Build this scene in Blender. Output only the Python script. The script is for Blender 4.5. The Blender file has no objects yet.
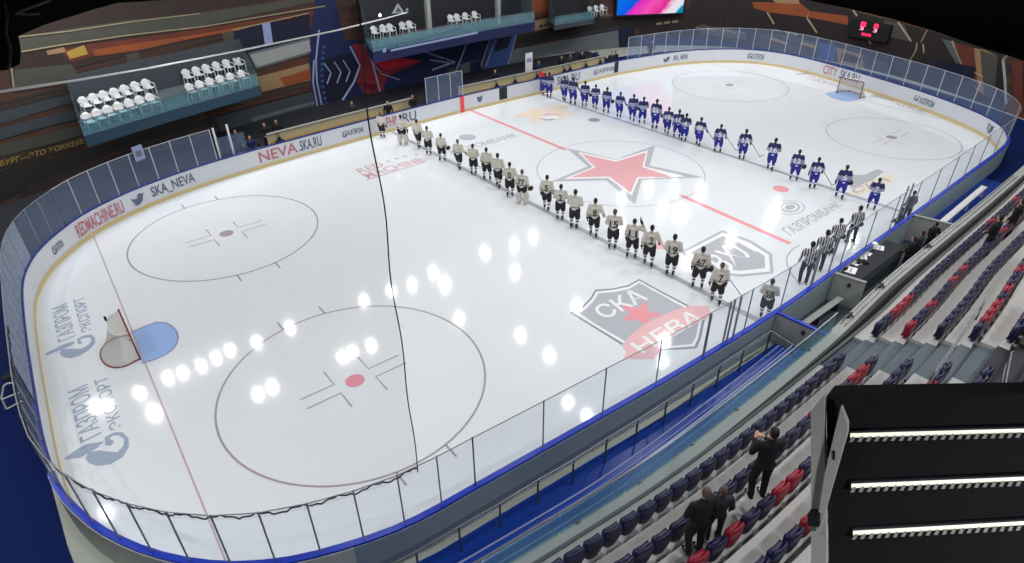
import bpy, bmesh, math, random
from mathutils import Vector, Matrix, Euler

random.seed(7)
SC = bpy.context.scene
COL = SC.collection

# ------------------------------------------------------------------ camera
CAM_R = Matrix(((0.7880843556, 0.3404573270, -0.5128468163),
                (-0.6154638854, 0.4205320453, -0.6666010836),
                (-0.0112807025, 0.8409765796, 0.5409539152)))
CAM_P = Vector((-25.8064, -23.2331, 14.527))
TANH = 0.8114
cd = bpy.data.cameras.new('camera'); cd.sensor_fit = 'HORIZONTAL'; cd.sensor_width = 36.0
cd.lens = 18.0 / TANH; cd.clip_end = 400; cd.clip_start = 0.1
cam = bpy.data.objects.new('camera', cd); COL.objects.link(cam)
cam.matrix_world = Matrix.Translation(CAM_P) @ CAM_R.to_4x4()
SC.camera = cam

# ------------------------------------------------------------------ world and exposure
w = bpy.data.worlds.new('world'); SC.world = w; w.use_nodes = True
w.node_tree.nodes['Background'].inputs[0].default_value = (0.55, 0.68, 1.0, 1)
w.node_tree.nodes['Background'].inputs[1].default_value = 0.10
SC.view_settings.view_transform = 'Standard'
SC.view_settings.look = 'None'
SC.view_settings.gamma = 1
SC.view_settings.use_curve_mapping = False
SC.view_settings.exposure = 0.0
LAMP = 270.0            # radiance of the hall lamps
try:
    SC.cycles.use_denoising = True
    SC.cycles.max_bounces = 8
    SC.cycles.transparent_max_bounces = 24
    SC.cycles.diffuse_bounces = 3
    SC.cycles.sample_clamp_indirect = 6
    SC.cycles.caustics_reflective = False
    SC.cycles.caustics_refractive = False
except Exception:
    pass

# ------------------------------------------------------------------ pixel rays of the photograph onto world planes
def ray(x, y):
    return CAM_R @ Vector(((x - 512) / 512 * TANH, -(y - 281.5) / 512 * TANH, -1.0))
def on_z(x, y, z=0.0):
    d = ray(x, y); return CAM_P + d * ((z - CAM_P.z) / d.z)
def on_plane(x, y, p, n):
    d = ray(x, y); return CAM_P + d * ((p - CAM_P).dot(n) / d.dot(n))
def proj(P):
    d = CAM_R.transposed() @ (Vector(P) - CAM_P)
    return (512 + 512 * d.x / -d.z / TANH, 281.5 - 512 * d.y / -d.z / TANH)

# ------------------------------------------------------------------ materials
def S(r, g, b):
    f = lambda c: (c / 255 / 12.92) if c / 255 <= 0.04045 else ((c / 255 + 0.055) / 1.055) ** 2.4
    return (f(r), f(g), f(b), 1)
def mat(name, col, rough=0.6, metal=0.0, spec=0.4, noise=0.0, nscale=6.0, emit=None, estr=0.0):
    m = bpy.data.materials.new(name); m.use_nodes = True
    nt = m.node_tree; b = nt.nodes['Principled BSDF']
    b.inputs['Base Color'].default_value = col
    b.inputs['Roughness'].default_value = rough
    b.inputs['Metallic'].default_value = metal
    b.inputs['Specular IOR Level'].default_value = spec
    if noise > 0:
        tc = nt.nodes.new('ShaderNodeTexCoord'); n = nt.nodes.new('ShaderNodeTexNoise')
        n.inputs['Scale'].default_value = nscale; n.inputs['Detail'].default_value = 4
        nt.links.new(tc.outputs['Object'], n.inputs['Vector'])
        mx = nt.nodes.new('ShaderNodeMix'); mx.data_type = 'RGBA'
        mx.inputs['A'].default_value = tuple(c * (1 - noise) for c in col[:3]) + (1,)
        mx.inputs['B'].default_value = tuple(min(1, c * (1 + noise)) for c in col[:3]) + (1,)
        nt.links.new(n.outputs['Fac'], mx.inputs['Factor'])
        nt.links.new(mx.outputs['Result'], b.inputs['Base Color'])
    if emit:
        b.inputs['Emission Color'].default_value = emit
        b.inputs['Emission Strength'].default_value = estr
    return m
def mat_glass(name, tint, trans=0.9, diff=(0.6, 0.7, 0.8, 1), dshare=0.5):
    """clear sheet: mostly see-through, a little haze and a little mirror"""
    m = bpy.data.materials.new(name); m.use_nodes = True
    nt = m.node_tree; nt.nodes.clear()
    o = nt.nodes.new('ShaderNodeOutputMaterial')
    t = nt.nodes.new('ShaderNodeBsdfTransparent'); t.inputs[0].default_value = tint
    g = nt.nodes.new('ShaderNodeBsdfGlossy'); g.inputs['Roughness'].default_value = 0.05
    d = nt.nodes.new('ShaderNodeBsdfDiffuse'); d.inputs[0].default_value = diff
    m1 = nt.nodes.new('ShaderNodeMixShader'); m1.inputs[0].default_value = dshare
    m2 = nt.nodes.new('ShaderNodeMixShader'); m2.inputs[0].default_value = 1 - trans
    nt.links.new(g.outputs[0], m1.inputs[1]); nt.links.new(d.outputs[0], m1.inputs[2])
    nt.links.new(t.outputs[0], m2.inputs[1]); nt.links.new(m1.outputs[0], m2.inputs[2])
    nt.links.new(m2.outputs[0], o.inputs[0])
    return m
def mat_bands(name, stops, axis='Z', rough=0.7, noise=0.0):
    """fabric with woven-in bands along one of its own axes"""
    m = mat(name, stops[0][1], rough)
    nt = m.node_tree; b = nt.nodes['Principled BSDF']
    tc = nt.nodes.new('ShaderNodeTexCoord'); sp = nt.nodes.new('ShaderNodeSeparateXYZ')
    r = nt.nodes.new('ShaderNodeValToRGB'); r.color_ramp.interpolation = 'CONSTANT'
    mr = nt.nodes.new('ShaderNodeMath'); mr.operation = 'MULTIPLY'; mr.inputs[1].default_value = 0.5
    nt.links.new(tc.outputs['Object'], sp.inputs[0]); nt.links.new(sp.outputs[axis], mr.inputs[0])
    nt.links.new(mr.outputs[0], r.inputs[0]); nt.links.new(r.outputs[0], b.inputs['Base Color'])
    el = r.color_ramp.elements
    el[0].position = stops[0][0] / 2; el[0].color = stops[0][1]
    el[1].position = stops[1][0] / 2; el[1].color = stops[1][1]
    for p, c in stops[2:]:
        e = el.new(p / 2); e.color = c
    return m
def mat_ice(name, col, noise=0.03, rough=0.08):
    m = mat(name, col, rough, spec=0.32)
    nt = m.node_tree; b = nt.nodes['Principled BSDF']
    tc = nt.nodes.new('ShaderNodeTexCoord')
    n = nt.nodes.new('ShaderNodeTexNoise'); n.inputs['Scale'].default_value = 0.35; n.inputs['Detail'].default_value = 5
    nt.links.new(tc.outputs['Object'], n.inputs['Vector'])
    mx = nt.nodes.new('ShaderNodeMix'); mx.data_type = 'RGBA'
    mx.inputs['A'].default_value = tuple(c * (1 - noise) for c in col[:3]) + (1,)
    mx.inputs['B'].default_value = tuple(min(1, c * (1 + noise)) for c in col[:3]) + (1,)
    nt.links.new(n.outputs['Fac'], mx.inputs['Factor']); nt.links.new(mx.outputs['Result'], b.inputs['Base Color'])
    bp = nt.nodes.new('ShaderNodeBump'); bp.inputs['Strength'].default_value = 0.015
    n2 = nt.nodes.new('ShaderNodeTexNoise'); n2.inputs['Scale'].default_value = 3.0; n2.inputs['Detail'].default_value = 3
    nt.links.new(tc.outputs['Object'], n2.inputs['Vector'])
    nt.links.new(n2.outputs['Fac'], bp.inputs['Height']); nt.links.new(bp.outputs[0], b.inputs['Normal'])
    return m

M = {}
M['ice'] = mat_ice('ice', S(224, 230, 235))
M['ice_grey'] = mat_ice('ice paint grey', S(182, 185, 194))
M['ice_dark'] = mat_ice('ice paint dark grey', S(146, 150, 160))
M['ice_line_grey'] = mat_ice('ice paint blue line', S(172, 176, 186))
M['ice_thin'] = mat_ice('ice paint thin circle', S(168, 158, 166))
M['ice_thin_red'] = mat_ice('ice paint goal line', S(196, 176, 182))
M['ice_red'] = mat_ice('ice paint red', S(232, 160, 168))
M['ice_pink'] = mat_ice('ice paint pink', S(232, 190, 194))
M['ice_star'] = mat_ice('ice paint star', S(224, 172, 178))
M['ice_redtext'] = mat_ice('ice paint red letters', S(212, 176, 184))
M['ice_spot'] = mat_ice('ice paint spot', S(224, 152, 168))
M['ice_blue'] = mat_ice('ice paint crease blue', S(152, 184, 232))
M['ice_creaseline'] = mat_ice('ice paint crease outline', S(150, 150, 190))
M['ice_gaz'] = mat_ice('ice paint slate blue', S(160, 174, 194))
M['ice_white'] = mat_ice('ice paint white', S(236, 238, 240))
M['ice_gold'] = mat_ice('ice paint gold', S(236, 222, 204))
M['board'] = mat('board white', S(205, 208, 214), 0.35, noise=0.04, nscale=1.5)
M['kick'] = mat('kickplate yellow', S(206, 186, 134), 0.5)
M['cap'] = mat('blue cap', S(10, 48, 176), 0.35)
M['cap_dark'] = mat('dark blue cap', S(32, 44, 120), 0.4)
M['board_out'] = mat('board back grey', S(136, 152, 160), 0.6, noise=0.06)
M['board_back_pale'] = mat('board back pale', S(186, 192, 182), 0.6, noise=0.05)
M['glass_end'] = mat_glass('rink glass with painted glare', (0.9, 0.93, 0.98, 1), 0.66, (0.50, 0.58, 0.72, 1), 0.9)  # pale diffuse share paints in the reflection at a grazing view
M['post'] = mat('aluminium post', S(138, 142, 152), 0.45, 0.2)
M['post_w'] = mat('bright aluminium post', S(205, 205, 210), 0.4, 0.2)
M['steel'] = mat('railing steel', S(140, 142, 148), 0.3, 0.8)
M['glass'] = mat_glass('rink glass', (0.96, 0.97, 0.98, 1), 0.93, (0.5, 0.58, 0.72, 1), 0.75)
M['glass_far'] = mat_glass('rink glass hazy', (0.90, 0.93, 0.98, 1), 0.89, (0.30, 0.42, 0.66, 1), 0.85)  # bluish diffuse share stands for painted-in reflections as well as dirt
M['glass_teal'] = mat_glass('balcony glass', (0.72, 0.9, 0.95, 1), 0.72, (0.22, 0.42, 0.48, 1), 0.85)
M['concrete'] = mat('concrete pale', S(178, 178, 176), 0.8, noise=0.06, nscale=2)
M['floor'] = mat('concrete floor', S(168, 174, 166), 0.7, noise=0.06, nscale=0.6)
M['ledge'] = mat('ledge light grey', S(150, 154, 152), 0.7, noise=0.05)
M['ledge_dark'] = mat('ledge dark grey', S(84, 90, 92), 0.7)
M['carpet'] = mat('blue rubber floor', S(2, 28, 84), 0.8, spec=0.15, noise=0.1, nscale=0.8)
M['bluestep'] = mat('blue step', S(18, 58, 150), 0.3, noise=0.25, nscale=3)
M['seat_blue'] = mat('seat navy', S(28, 30, 64), 0.35, noise=0.1, nscale=10)
M['seat_red'] = mat('seat red', S(136, 24, 46), 0.35, noise=0.1, nscale=10)
M['seat_white'] = mat('seat white', S(205, 208, 210), 0.5)
M['tealdark'] = mat('teal grey front', S(44, 72, 92), 0.5)
M['dark'] = mat('near black', S(14, 15, 20), 0.7)
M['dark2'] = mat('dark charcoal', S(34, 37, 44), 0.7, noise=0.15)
M['greywall'] = mat('grey cladding', S(96, 102, 108), 0.6, noise=0.1, nscale=1.2)
M['greydark'] = mat('slate grey', S(62, 68, 76), 0.6, noise=0.1, nscale=1.2)
M['aisle'] = mat('aisle grey', S(86, 96, 104), 0.8, noise=0.08)
M['cream'] = mat('cream panel', S(196, 186, 150), 0.6, noise=0.08)
M['yellow'] = mat('yellow panel', S(190, 170, 90), 0.6, noise=0.1)
M['navy'] = mat('navy paint', S(24, 34, 78), 0.7)
M['navy2'] = mat('dark navy paint', S(14, 20, 46), 0.7)
M['bluepaint'] = mat('mid blue paint', S(52, 76, 140), 0.7)
M['ltblue'] = mat('pale blue paint', S(140, 150, 190), 0.7)
M['redpaint'] = mat('dark red paint', S(130, 38, 52), 0.7)
M['redbright'] = mat('red', S(214, 40, 60), 0.6)
M['orange'] = mat('orange paint', S(140, 72, 36), 0.7, noise=0.25, nscale=1)
M['rust'] = mat('rust paint', S(98, 46, 34), 0.7, noise=0.25, nscale=1)
M['tan'] = mat('tan paint', S(150, 122, 88), 0.7, noise=0.12, nscale=1)
M['brown'] = mat('brown paint', S(50, 38, 34), 0.7, noise=0.2, nscale=1)
M['brown2'] = mat('dark brown paint', S(38, 30, 30), 0.7, noise=0.2, nscale=1)
M['olive'] = mat('olive grey paint', S(72, 72, 64), 0.7, noise=0.15, nscale=1)
M['gold'] = mat('gold lettering', S(170, 140, 60), 0.6)
M['khaki'] = mat('khaki outline', S(140, 132, 104), 0.6)
M['white'] = mat('white', S(225, 226, 228), 0.5)
M['paper'] = mat('paper white', S(240, 240, 240), 0.6)
M['red_text'] = mat('board lettering red', S(186, 112, 122), 0.5)
M['grey_text'] = mat('board lettering slate', S(92, 100, 124), 0.5)
M['red_strip'] = mat('centre line red', S(230, 80, 90), 0.5)
M['skin'] = mat('skin', S(196, 150, 126), 0.6)
M['hair'] = mat('dark hair', S(26, 22, 24), 0.6)
M['hair2'] = mat('grey brown hair', S(84, 74, 66), 0.6)
M['eye'] = mat('eye', S(30, 26, 26), 0.3)
M['jersey_w'] = mat_bands('white jersey', [(0, S(44, 46, 54)), (0.86, S(196, 192, 182)), (0.89, S(52, 54, 60)), (0.94, S(202, 198, 188)), (1.06, S(60, 62, 68)), (1.10, S(200, 196, 186)), (1.50, S(178, 175, 168))])
M['sleeve_w'] = M['jersey_w']
M['jersey_b'] = mat_bands('blue jersey', [(0, S(36, 44, 112)), (0.86, S(226, 226, 234)), (0.97, S(36, 44, 112)), (1.04, S(150, 154, 186)), (1.30, S(30, 36, 84))])
M['pants_k'] = mat('black pants', S(28, 28, 34), 0.7)
M['pants_b'] = mat('blue pants', S(34, 38, 140), 0.7)
M['sock_w'] = mat_bands('white socks', [(0, S(215, 214, 212)), (0.22, S(40, 40, 48)), (0.27, S(215, 214, 212)), (0.36, S(40, 40, 48)), (0.42, S(215, 214, 212))])
M['sock_b'] = mat_bands('blue socks', [(0, S(220, 222, 235)), (0.2, S(40, 42, 130)), (0.30, S(225, 225, 235)), (0.36, S(38, 42, 132)), (0.50, S(38, 42, 132))])
M['skate'] = mat('black skate', S(22, 22, 26), 0.4)
M['blade'] = mat('skate blade', S(170, 172, 176), 0.3, 0.8)
M['glove_k'] = mat('black glove', S(26, 26, 32), 0.6)
M['glove_b'] = mat('navy glove', S(30, 32, 84), 0.6)
M['num_k'] = mat('number dark', S(30, 32, 40), 0.6)
M['num_w'] = mat('number white', S(230, 230, 236), 0.6)
M['stick'] = mat('stick shaft', S(60, 56, 56), 0.5)
M['sticktape'] = mat('stick tape', S(190, 186, 176), 0.6)
M['helmet_k'] = mat('black helmet', S(24, 24, 30), 0.3)
M['pad_w'] = mat('goalie pads white', S(200, 196, 188), 0.6)
M['coat_k'] = mat('black coat', S(16, 17, 24), 0.8)
M['coat_g'] = mat('charcoal jacket', S(44, 44, 54), 0.8)
M['trouser'] = mat('dark trousers', S(24, 26, 36), 0.8)
M['net_cord'] = mat('net cord', S(190, 190, 184), 0.8)

def mat_ref():
    m = mat('striped referee shirt', S(150, 150, 156), 0.7)
    nt = m.node_tree; b = nt.nodes['Principled BSDF']
    tc = nt.nodes.new('ShaderNodeTexCoord'); sp = nt.nodes.new('ShaderNodeSeparateXYZ')
    a = nt.nodes.new('ShaderNodeMath'); a.operation = 'MULTIPLY'; a.inputs[1].default_value = 11
    f = nt.nodes.new('ShaderNodeMath'); f.operation = 'FRACT'
    g = nt.nodes.new('ShaderNodeMath'); g.operation = 'GREATER_THAN'; g.inputs[1].default_value = 0.5
    mx = nt.nodes.new('ShaderNodeMix'); mx.data_type = 'RGBA'
    mx.inputs['A'].default_value = S(44, 46, 54); mx.inputs['B'].default_value = S(196, 196, 202)
    nt.links.new(tc.outputs['Object'], sp.inputs[0]); nt.links.new(sp.outputs['Y'], a.inputs[0])
    nt.links.new(a.outputs[0], f.inputs[0]); nt.links.new(f.outputs[0], g.inputs[0])
    nt.links.new(g.outputs[0], mx.inputs['Factor']); nt.links.new(mx.outputs['Result'], b.inputs['Base Color'])
    return m
M['ref'] = mat_ref()

def mat_mural():
    """painted hall wall: long streaks of brown, rust and tan that run along the wall"""
    m = mat('mural wall', S(60, 46, 40), 0.75)
    nt = m.node_tree; b = nt.nodes['Principled BSDF']
    tc = nt.nodes.new('ShaderNodeTexCoord'); mp = nt.nodes.new('ShaderNodeMapping')
    mp.inputs['Scale'].default_value = (0.06, 0.06, 1.6)
    n = nt.nodes.new('ShaderNodeTexNoise'); n.inputs['Scale'].default_value = 1.3; n.inputs['Detail'].default_value = 6
    n.inputs['Roughness'].default_value = 0.6
    r = nt.nodes.new('ShaderNodeValToRGB')
    el = r.color_ramp.elements
    el[0].position = 0.30; el[0].color = S(28, 26, 30)
    el[1].position = 0.46; el[1].color = S(64, 48, 42)
    for p, c in ((0.52, S(70, 44, 36)), (0.57, S(92, 52, 34)), (0.62, S(58, 50, 44)), (0.70, S(104, 88, 68))):
        e = el.new(p); e.color = c
    nt.links.new(tc.outputs['Object'], mp.inputs[0]); nt.links.new(mp.outputs[0], n.inputs['Vector'])
    nt.links.new(n.outputs['Fac'], r.inputs[0]); nt.links.new(r.outputs[0], b.inputs['Base Color'])
    return m
M['mural'] = mat_mural()

def mat_net(name, cover, pitch, col):
    """woven netting: square mesh of thin cord, open between"""
    m = bpy.data.materials.new(name); m.use_nodes = True
    nt = m.node_tree; nt.nodes.clear()
    o = nt.nodes.new('ShaderNodeOutputMaterial')
    t = nt.nodes.new('ShaderNodeBsdfTransparent')
    d = nt.nodes.new('ShaderNodeBsdfDiffuse'); d.inputs[0].default_value = col
    mx = nt.nodes.new('ShaderNodeMixShader')
    uv = nt.nodes.new('ShaderNodeUVMap')
    sp = nt.nodes.new('ShaderNodeSeparateXYZ'); nt.links.new(uv.outputs[0], sp.inputs[0])
    outs = []
    for ax in ('X', 'Y'):
        a = nt.nodes.new('ShaderNodeMath'); a.operation = 'MULTIPLY'; a.inputs[1].default_value = 1 / pitch
        f = nt.nodes.new('ShaderNodeMath'); f.operation = 'FRACT'
        l = nt.nodes.new('ShaderNodeMath'); l.operation = 'LESS_THAN'; l.inputs[1].default_value = cover
        nt.links.new(sp.outputs[ax], a.inputs[0]); nt.links.new(a.outputs[0], f.inputs[0]); nt.links.new(f.outputs[0], l.inputs[0])
        outs.append(l)
    x = nt.nodes.new('ShaderNodeMath'); x.operation = 'MAXIMUM'
    nt.links.new(outs[0].outputs[0], x.inputs[0]); nt.links.new(outs[1].outputs[0], x.inputs[1])
    nt.links.new(x.outputs[0], mx.inputs[0]); nt.links.new(t.outputs[0], mx.inputs[1]); nt.links.new(d.outputs[0], mx.inputs[2])
    nt.links.new(mx.outputs[0], o.inputs[0])
    return m
def mat_fine_net(name, cover, col):
    m = bpy.data.materials.new(name); m.use_nodes = True; nt = m.node_tree; nt.nodes.clear()
    o = nt.nodes.new('ShaderNodeOutputMaterial'); t = nt.nodes.new('ShaderNodeBsdfTransparent'); d = nt.nodes.new('ShaderNodeBsdfDiffuse'); d.inputs[0].default_value = col
    uv = nt.nodes.new('ShaderNodeUVMap'); n = nt.nodes.new('ShaderNodeTexNoise'); n.inputs['Scale'].default_value = 9; n.inputs['Detail'].default_value = 3
    k = nt.nodes.new('ShaderNodeMath'); k.operation = 'MULTIPLY_ADD'; k.inputs[1].default_value = cover * .6; k.inputs[2].default_value = cover * .7
    mx = nt.nodes.new('ShaderNodeMixShader'); nt.links.new(uv.outputs[0], n.inputs['Vector']); nt.links.new(n.outputs['Fac'], k.inputs[0]); nt.links.new(k.outputs[0], mx.inputs[0])
    nt.links.new(t.outputs[0], mx.inputs[1]); nt.links.new(d.outputs[0], mx.inputs[2]); nt.links.new(mx.outputs[0], o.inputs[0]); return m
M['safety_net'] = mat_fine_net('protective netting', 0.10, S(44, 54, 56))
M['goal_net'] = mat_net('goal netting', 0.34, 0.05, S(200, 198, 190))

# ------------------------------------------------------------------ mesh helpers
def link(name, me, m=None, parent=None):
    o = bpy.data.objects.new(name, me); COL.objects.link(o)
    if m is not None and not me.materials: me.materials.append(m)
    if parent: o.parent = parent
    return o
def tag(o, label=None, cat=None, group=None, kind=None):
    if label: o['label'] = label
    if cat: o['category'] = cat
    if group: o['group'] = group
    if kind: o['kind'] = kind
    return o
def empty(name, loc=(0, 0, 0), rz=0.0):
    o = bpy.data.objects.new(name, None); COL.objects.link(o)
    o.location = loc; o.rotation_euler = (0, 0, rz); o.empty_display_size = 0.2
    return o
class MB:
    def __init__(s): s.v = []; s.f = []; s.sm = False
    def quad(s, a, b, c, d):
        n = len(s.v); s.v += [tuple(a), tuple(b), tuple(c), tuple(d)]; s.f.append((n, n + 1, n + 2, n + 3))
    def hexa(s, p):   # 8 points: bottom 4 (ccw), top 4
        n = len(s.v); s.v += [tuple(q) for q in p]
        for f in ((3, 2, 1, 0), (4, 5, 6, 7), (0, 1, 5, 4), (1, 2, 6, 5), (2, 3, 7, 6), (3, 0, 4, 7)):
            s.f.append(tuple(n + i for i in f))
    def box(s, x0, x1, y0, y1, z0, z1):
        s.hexa([(x0, y0, z0), (x1, y0, z0), (x1, y1, z0), (x0, y1, z0), (x0, y0, z1), (x1, y0, z1), (x1, y1, z1), (x0, y1, z1)])
    def bar(s, a, b, r, seg=6, r2=None, up=None):
        a = Vector(a); b = Vector(b); d = (b - a)
        if d.length < 1e-6: return
        d.normalize(); r2 = r if r2 is None else r2
        u = d.cross(Vector((0, 0, 1)) if abs(d.z) < 0.9 else Vector((1, 0, 0))).normalized(); w_ = d.cross(u)
        n = len(s.v)
        for p, rr in ((a, r), (b, r2)):
            for i in range(seg):
                t = 2 * math.pi * (i + 0.5) / seg
                s.v.append(tuple(p + u * (math.cos(t) * rr) + w_ * (math.sin(t) * rr)))
        for i in range(seg):
            j = (i + 1) % seg; s.f.append((n + i, n + j, n + seg + j, n + seg + i))
        s.f.append(tuple(n + i for i in range(seg))[::-1]); s.f.append(tuple(n + seg + i for i in range(seg)))
    def path(s, pts, r, seg=6):
        for a, b in zip(pts, pts[1:]): s.bar(a, b, r, seg)
    def capsule(s, p1, p2, r1, r2, sx=1.0, sy=1.0, seg=12, rings=4):
        """tapered capsule; its cross-section can be squashed along world x / y"""
        p1 = Vector(p1); p2 = Vector(p2); d = p2 - p1; L = d.length
        d = d.normalized() if L > 1e-6 else Vector((0, 0, 1))
        u = (Vector((1, 0, 0)) - d * d.x)
        u = u.normalized() if u.length > 0.2 else d.cross(Vector((0, 1, 0))).normalized()
        w_ = d.cross(u)
        rows = []
        for i in range(rings + 1):
            a = -math.pi / 2 + (math.pi / 2) * i / rings
            rows.append((p1 + d * (math.sin(a) * r1), math.cos(a) * r1))
        for i in range(rings + 1):
            a = (math.pi / 2) * i / rings
            rows.append((p2 + d * (math.sin(a) * r2), math.cos(a) * r2))
        n = len(s.v)
        for c, rr in rows:
            rr = max(rr, 1e-4)
            for k in range(seg):
                t = 2 * math.pi * k / seg
                o = u * (math.cos(t) * rr) + w_ * (math.sin(t) * rr)
                s.v.append((c.x + o.x * sx, c.y + o.y * sy, c.z + o.z))
        for i in range(len(rows) - 1):
            for k in range(seg):
                j = (k + 1) % seg
                s.f.append((n + i * seg + k, n + i * seg + j, n + (i + 1) * seg + j, n + (i + 1) * seg + k))
        s.f.append(tuple(n + k for k in range(seg))[::-1])
        s.f.append(tuple(n + (len(rows) - 1) * seg + k for k in range(seg)))
    def mesh(s, name, m=None, smooth=False):
        me = bpy.data.meshes.new(name); me.from_pydata(s.v, [], s.f); me.update()
        if smooth or s.sm:
            for p in me.polygons: p.use_smooth = True
        if m is not None: me.materials.append(m)
        return me
    def build(s, name, m, parent=None, smooth=False):
        return link(name, s.mesh(name, m, smooth), None, parent)
def up_faces(mb):
    for i, f in enumerate(mb.f):
        a, b, c = (Vector(mb.v[j]) for j in f[:3])
        if (b - a).cross(c - a).z < 0: mb.f[i] = tuple(f[::-1])
    return mb
def remesh(mb, name, m, voxel=0.02):
    """fuse overlapping closed shapes into one continuous skin"""
    me = mb.mesh(name, m)
    o = bpy.data.objects.new(name + '_tmp', me); COL.objects.link(o)
    r = o.modifiers.new('r', 'REMESH'); r.mode = 'VOXEL'; r.voxel_size = voxel; r.use_smooth_shade = True
    sm = o.modifiers.new('s', 'SMOOTH'); sm.factor = 0.5; sm.iterations = 2
    dg = bpy.context.evaluated_depsgraph_get(); dg.update()
    out = bpy.data.meshes.new_from_object(o.evaluated_get(dg)); out.name = name
    bpy.data.objects.remove(o)
    if not out.materials: out.materials.append(m)
    return out

# ------------------------------------------------------------------ plan curves
def catmull(P, sub=6, closed=False):
    P = [Vector((p[0], p[1])) for p in P]; n = len(P); out = []
    rng = range(n) if closed else range(n - 1)
    for i in rng:
        g = (lambda k: P[k % n]) if closed else (lambda k: P[max(0, min(n - 1, k))])
        a, b, c, d = g(i - 1), g(i), g(i + 1), g(i + 2)
        for j in range(sub):
            t = j / sub
            out.append(0.5 * ((2 * b) + (c - a) * t + (2 * a - 5 * b + 4 * c - d) * t * t + (3 * b - a - 3 * c + d) * t ** 3))
    if not closed: out.append(P[-1])
    return out
class Curve:
    def __init__(s, pts, closed=False):
        s.p = pts; s.closed = closed
        q = pts + ([pts[0]] if closed else [])
        s.q = q; s.s = [0.0]
        for a, b in zip(q, q[1:]): s.s.append(s.s[-1] + (b - a).length)
        s.L = s.s[-1]
    def at(s, t, off=0.0):
        """point at arc length t, moved off to the left of travel"""
        if s.closed: t %= s.L
        t = max(0.0, min(s.L, t))
        import bisect
        i = max(0, min(len(s.q) - 2, bisect.bisect_right(s.s, t) - 1))
        a, b = s.q[i], s.q[i + 1]; L = (b - a).length
        f = (t - s.s[i]) / L if L > 0 else 0
        def nrm(k):
            if s.closed:
                n = len(s.p); d = s.p[(k + 1) % n] - s.p[(k - 1) % n]
            else:
                d = s.q[min(len(s.q) - 1, k + 1)] - s.q[max(0, k - 1)]
            return Vector((-d.y, d.x)).normalized()
        nn = (nrm(i) * (1 - f) + nrm(i + 1) * f).normalized()
        p = a + (b - a) * f + nn * off
        return p
    def near(s, x, y):
        best = (1e9, 0)
        P = Vector((x, y))
        for i, (a, b) in enumerate(zip(s.q, s.q[1:])):
            d = b - a; f = max(0, min(1, (P - a).dot(d) / max(d.dot(d), 1e-9)))
            q = (a + d * f - P).length
            if q < best[0]: best = (q, s.s[i] + f * d.length)
        return best[1]
def sweep(curve, t0, t1, o0, o1, z0, z1, mb=None, step=0.6):
    """solid that follows a plan curve from t0 to t1 between offsets o0..o1 and heights z0..z1"""
    mb = mb or MB()
    n = max(1, int(abs(t1 - t0) / step)); 
    ring = []
    for i in range(n + 1):
        t = t0 + (t1 - t0) * i / n
        a = curve.at(t, o0); b = curve.at(t, o1)
        ring.append([(a.x, a.y, z0), (b.x, b.y, z0), (b.x, b.y, z1), (a.x, a.y, z1)])
    k = len(mb.v)
    for r in ring: mb.v += r
    for i in range(n):
        for j in range(4):
            jj = (j + 1) % 4
            mb.f.append((k + i * 4 + j, k + i * 4 + jj, k + (i + 1) * 4 + jj, k + (i + 1) * 4 + j))
    mb.f.append((k + 3, k + 2, k + 1, k)); e = k + n * 4; mb.f.append((e, e + 1, e + 2, e + 3))
    return mb

# rink outline, inner face of the boards; runs clockwise seen from above, so "left of travel" is outwards
RINK = [(-28.62, -5), (-28.6, -2.5), (-28.5, 1.5), (-28.3, 5), (-27.9, 6.9), (-27.3, 8.3), (-26.4, 9.6), (-25.3, 10.8), (-23.8, 11.8),
        (-22.1, 12.6), (-19.6, 13.35), (-16.5, 13.85), (-10.7, 14.4), (-5, 14.8), (-0.2, 15.0), (6.4, 14.9), (14.6, 14.85), (17.6, 14.5),
        (21.7, 13.7), (24.8, 12.2), (26.8, 10.3), (27.8, 8.3), (28.0, 6.0), (27.5, 2.8), (25.7, -3.7), (24.6, -6.7), (23.3, -9.3),
        (21.9, -11.2), (20, -12.5), (17.5, -13.2), (12.4, -13.5), (5.8, -13.83), (-3.4, -14.2), (-7.2, -14.32), (-12.3, -14.25),
        (-15.7, -14.1), (-17.9, -14.0), (-19.9, -13.9), (-21.5, -13.82), (-22.5, -13.65), (-23.5, -13.35), (-24.5, -12.95),
        (-25.4, -12.4), (-26.15, -11.75), (-26.8, -11), (-27.4, -10.1), (-27.9, -9.1), (-28.25, -8.1), (-28.5, -7.0)]
RC = Curve(catmull(RINK, 4, True), True)

# ------------------------------------------------------------------ lettering
_txt = {}
def text_mesh(s, bold=True):
    key = (s, bold)
    if key in _txt: return _txt[key]
    c = bpy.data.curves.new('t', 'FONT'); c.body = s; c.resolution_u = 3
    if bold: c.offset = 0.016
    o = bpy.data.objects.new('t', c); COL.objects.link(o)
    dg = bpy.context.evaluated_depsgraph_get(); dg.update()
    me = bpy.data.meshes.new_from_object(o.evaluated_get(dg))
    vs = [v.co.copy() for v in me.vertices]; fs = [tuple(p.vertices) for p in me.polygons]
    bpy.data.objects.remove(o); bpy.data.meshes.remove(me); bpy.data.curves.remove(c)
    x0 = min(v.x for v in vs); x1 = max(v.x for v in vs); y0 = min(v.y for v in vs); y1 = max(v.y for v in vs)
    vs = [((v.x - x0) / (x1 - x0), (v.y - y0) / (y1 - y0)) for v in vs]
    _txt[key] = (vs, fs)
    return _txt[key]
def text_map(s, fn, m, name, parent, flip=False):
    vs, fs = text_mesh(s)
    mb = MB(); mb.v = [tuple(fn(u, v)) for u, v in vs]; mb.f = list(fs)
    if parent is not None: up_faces(mb)
    return mb.build(name, m, parent)
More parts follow.
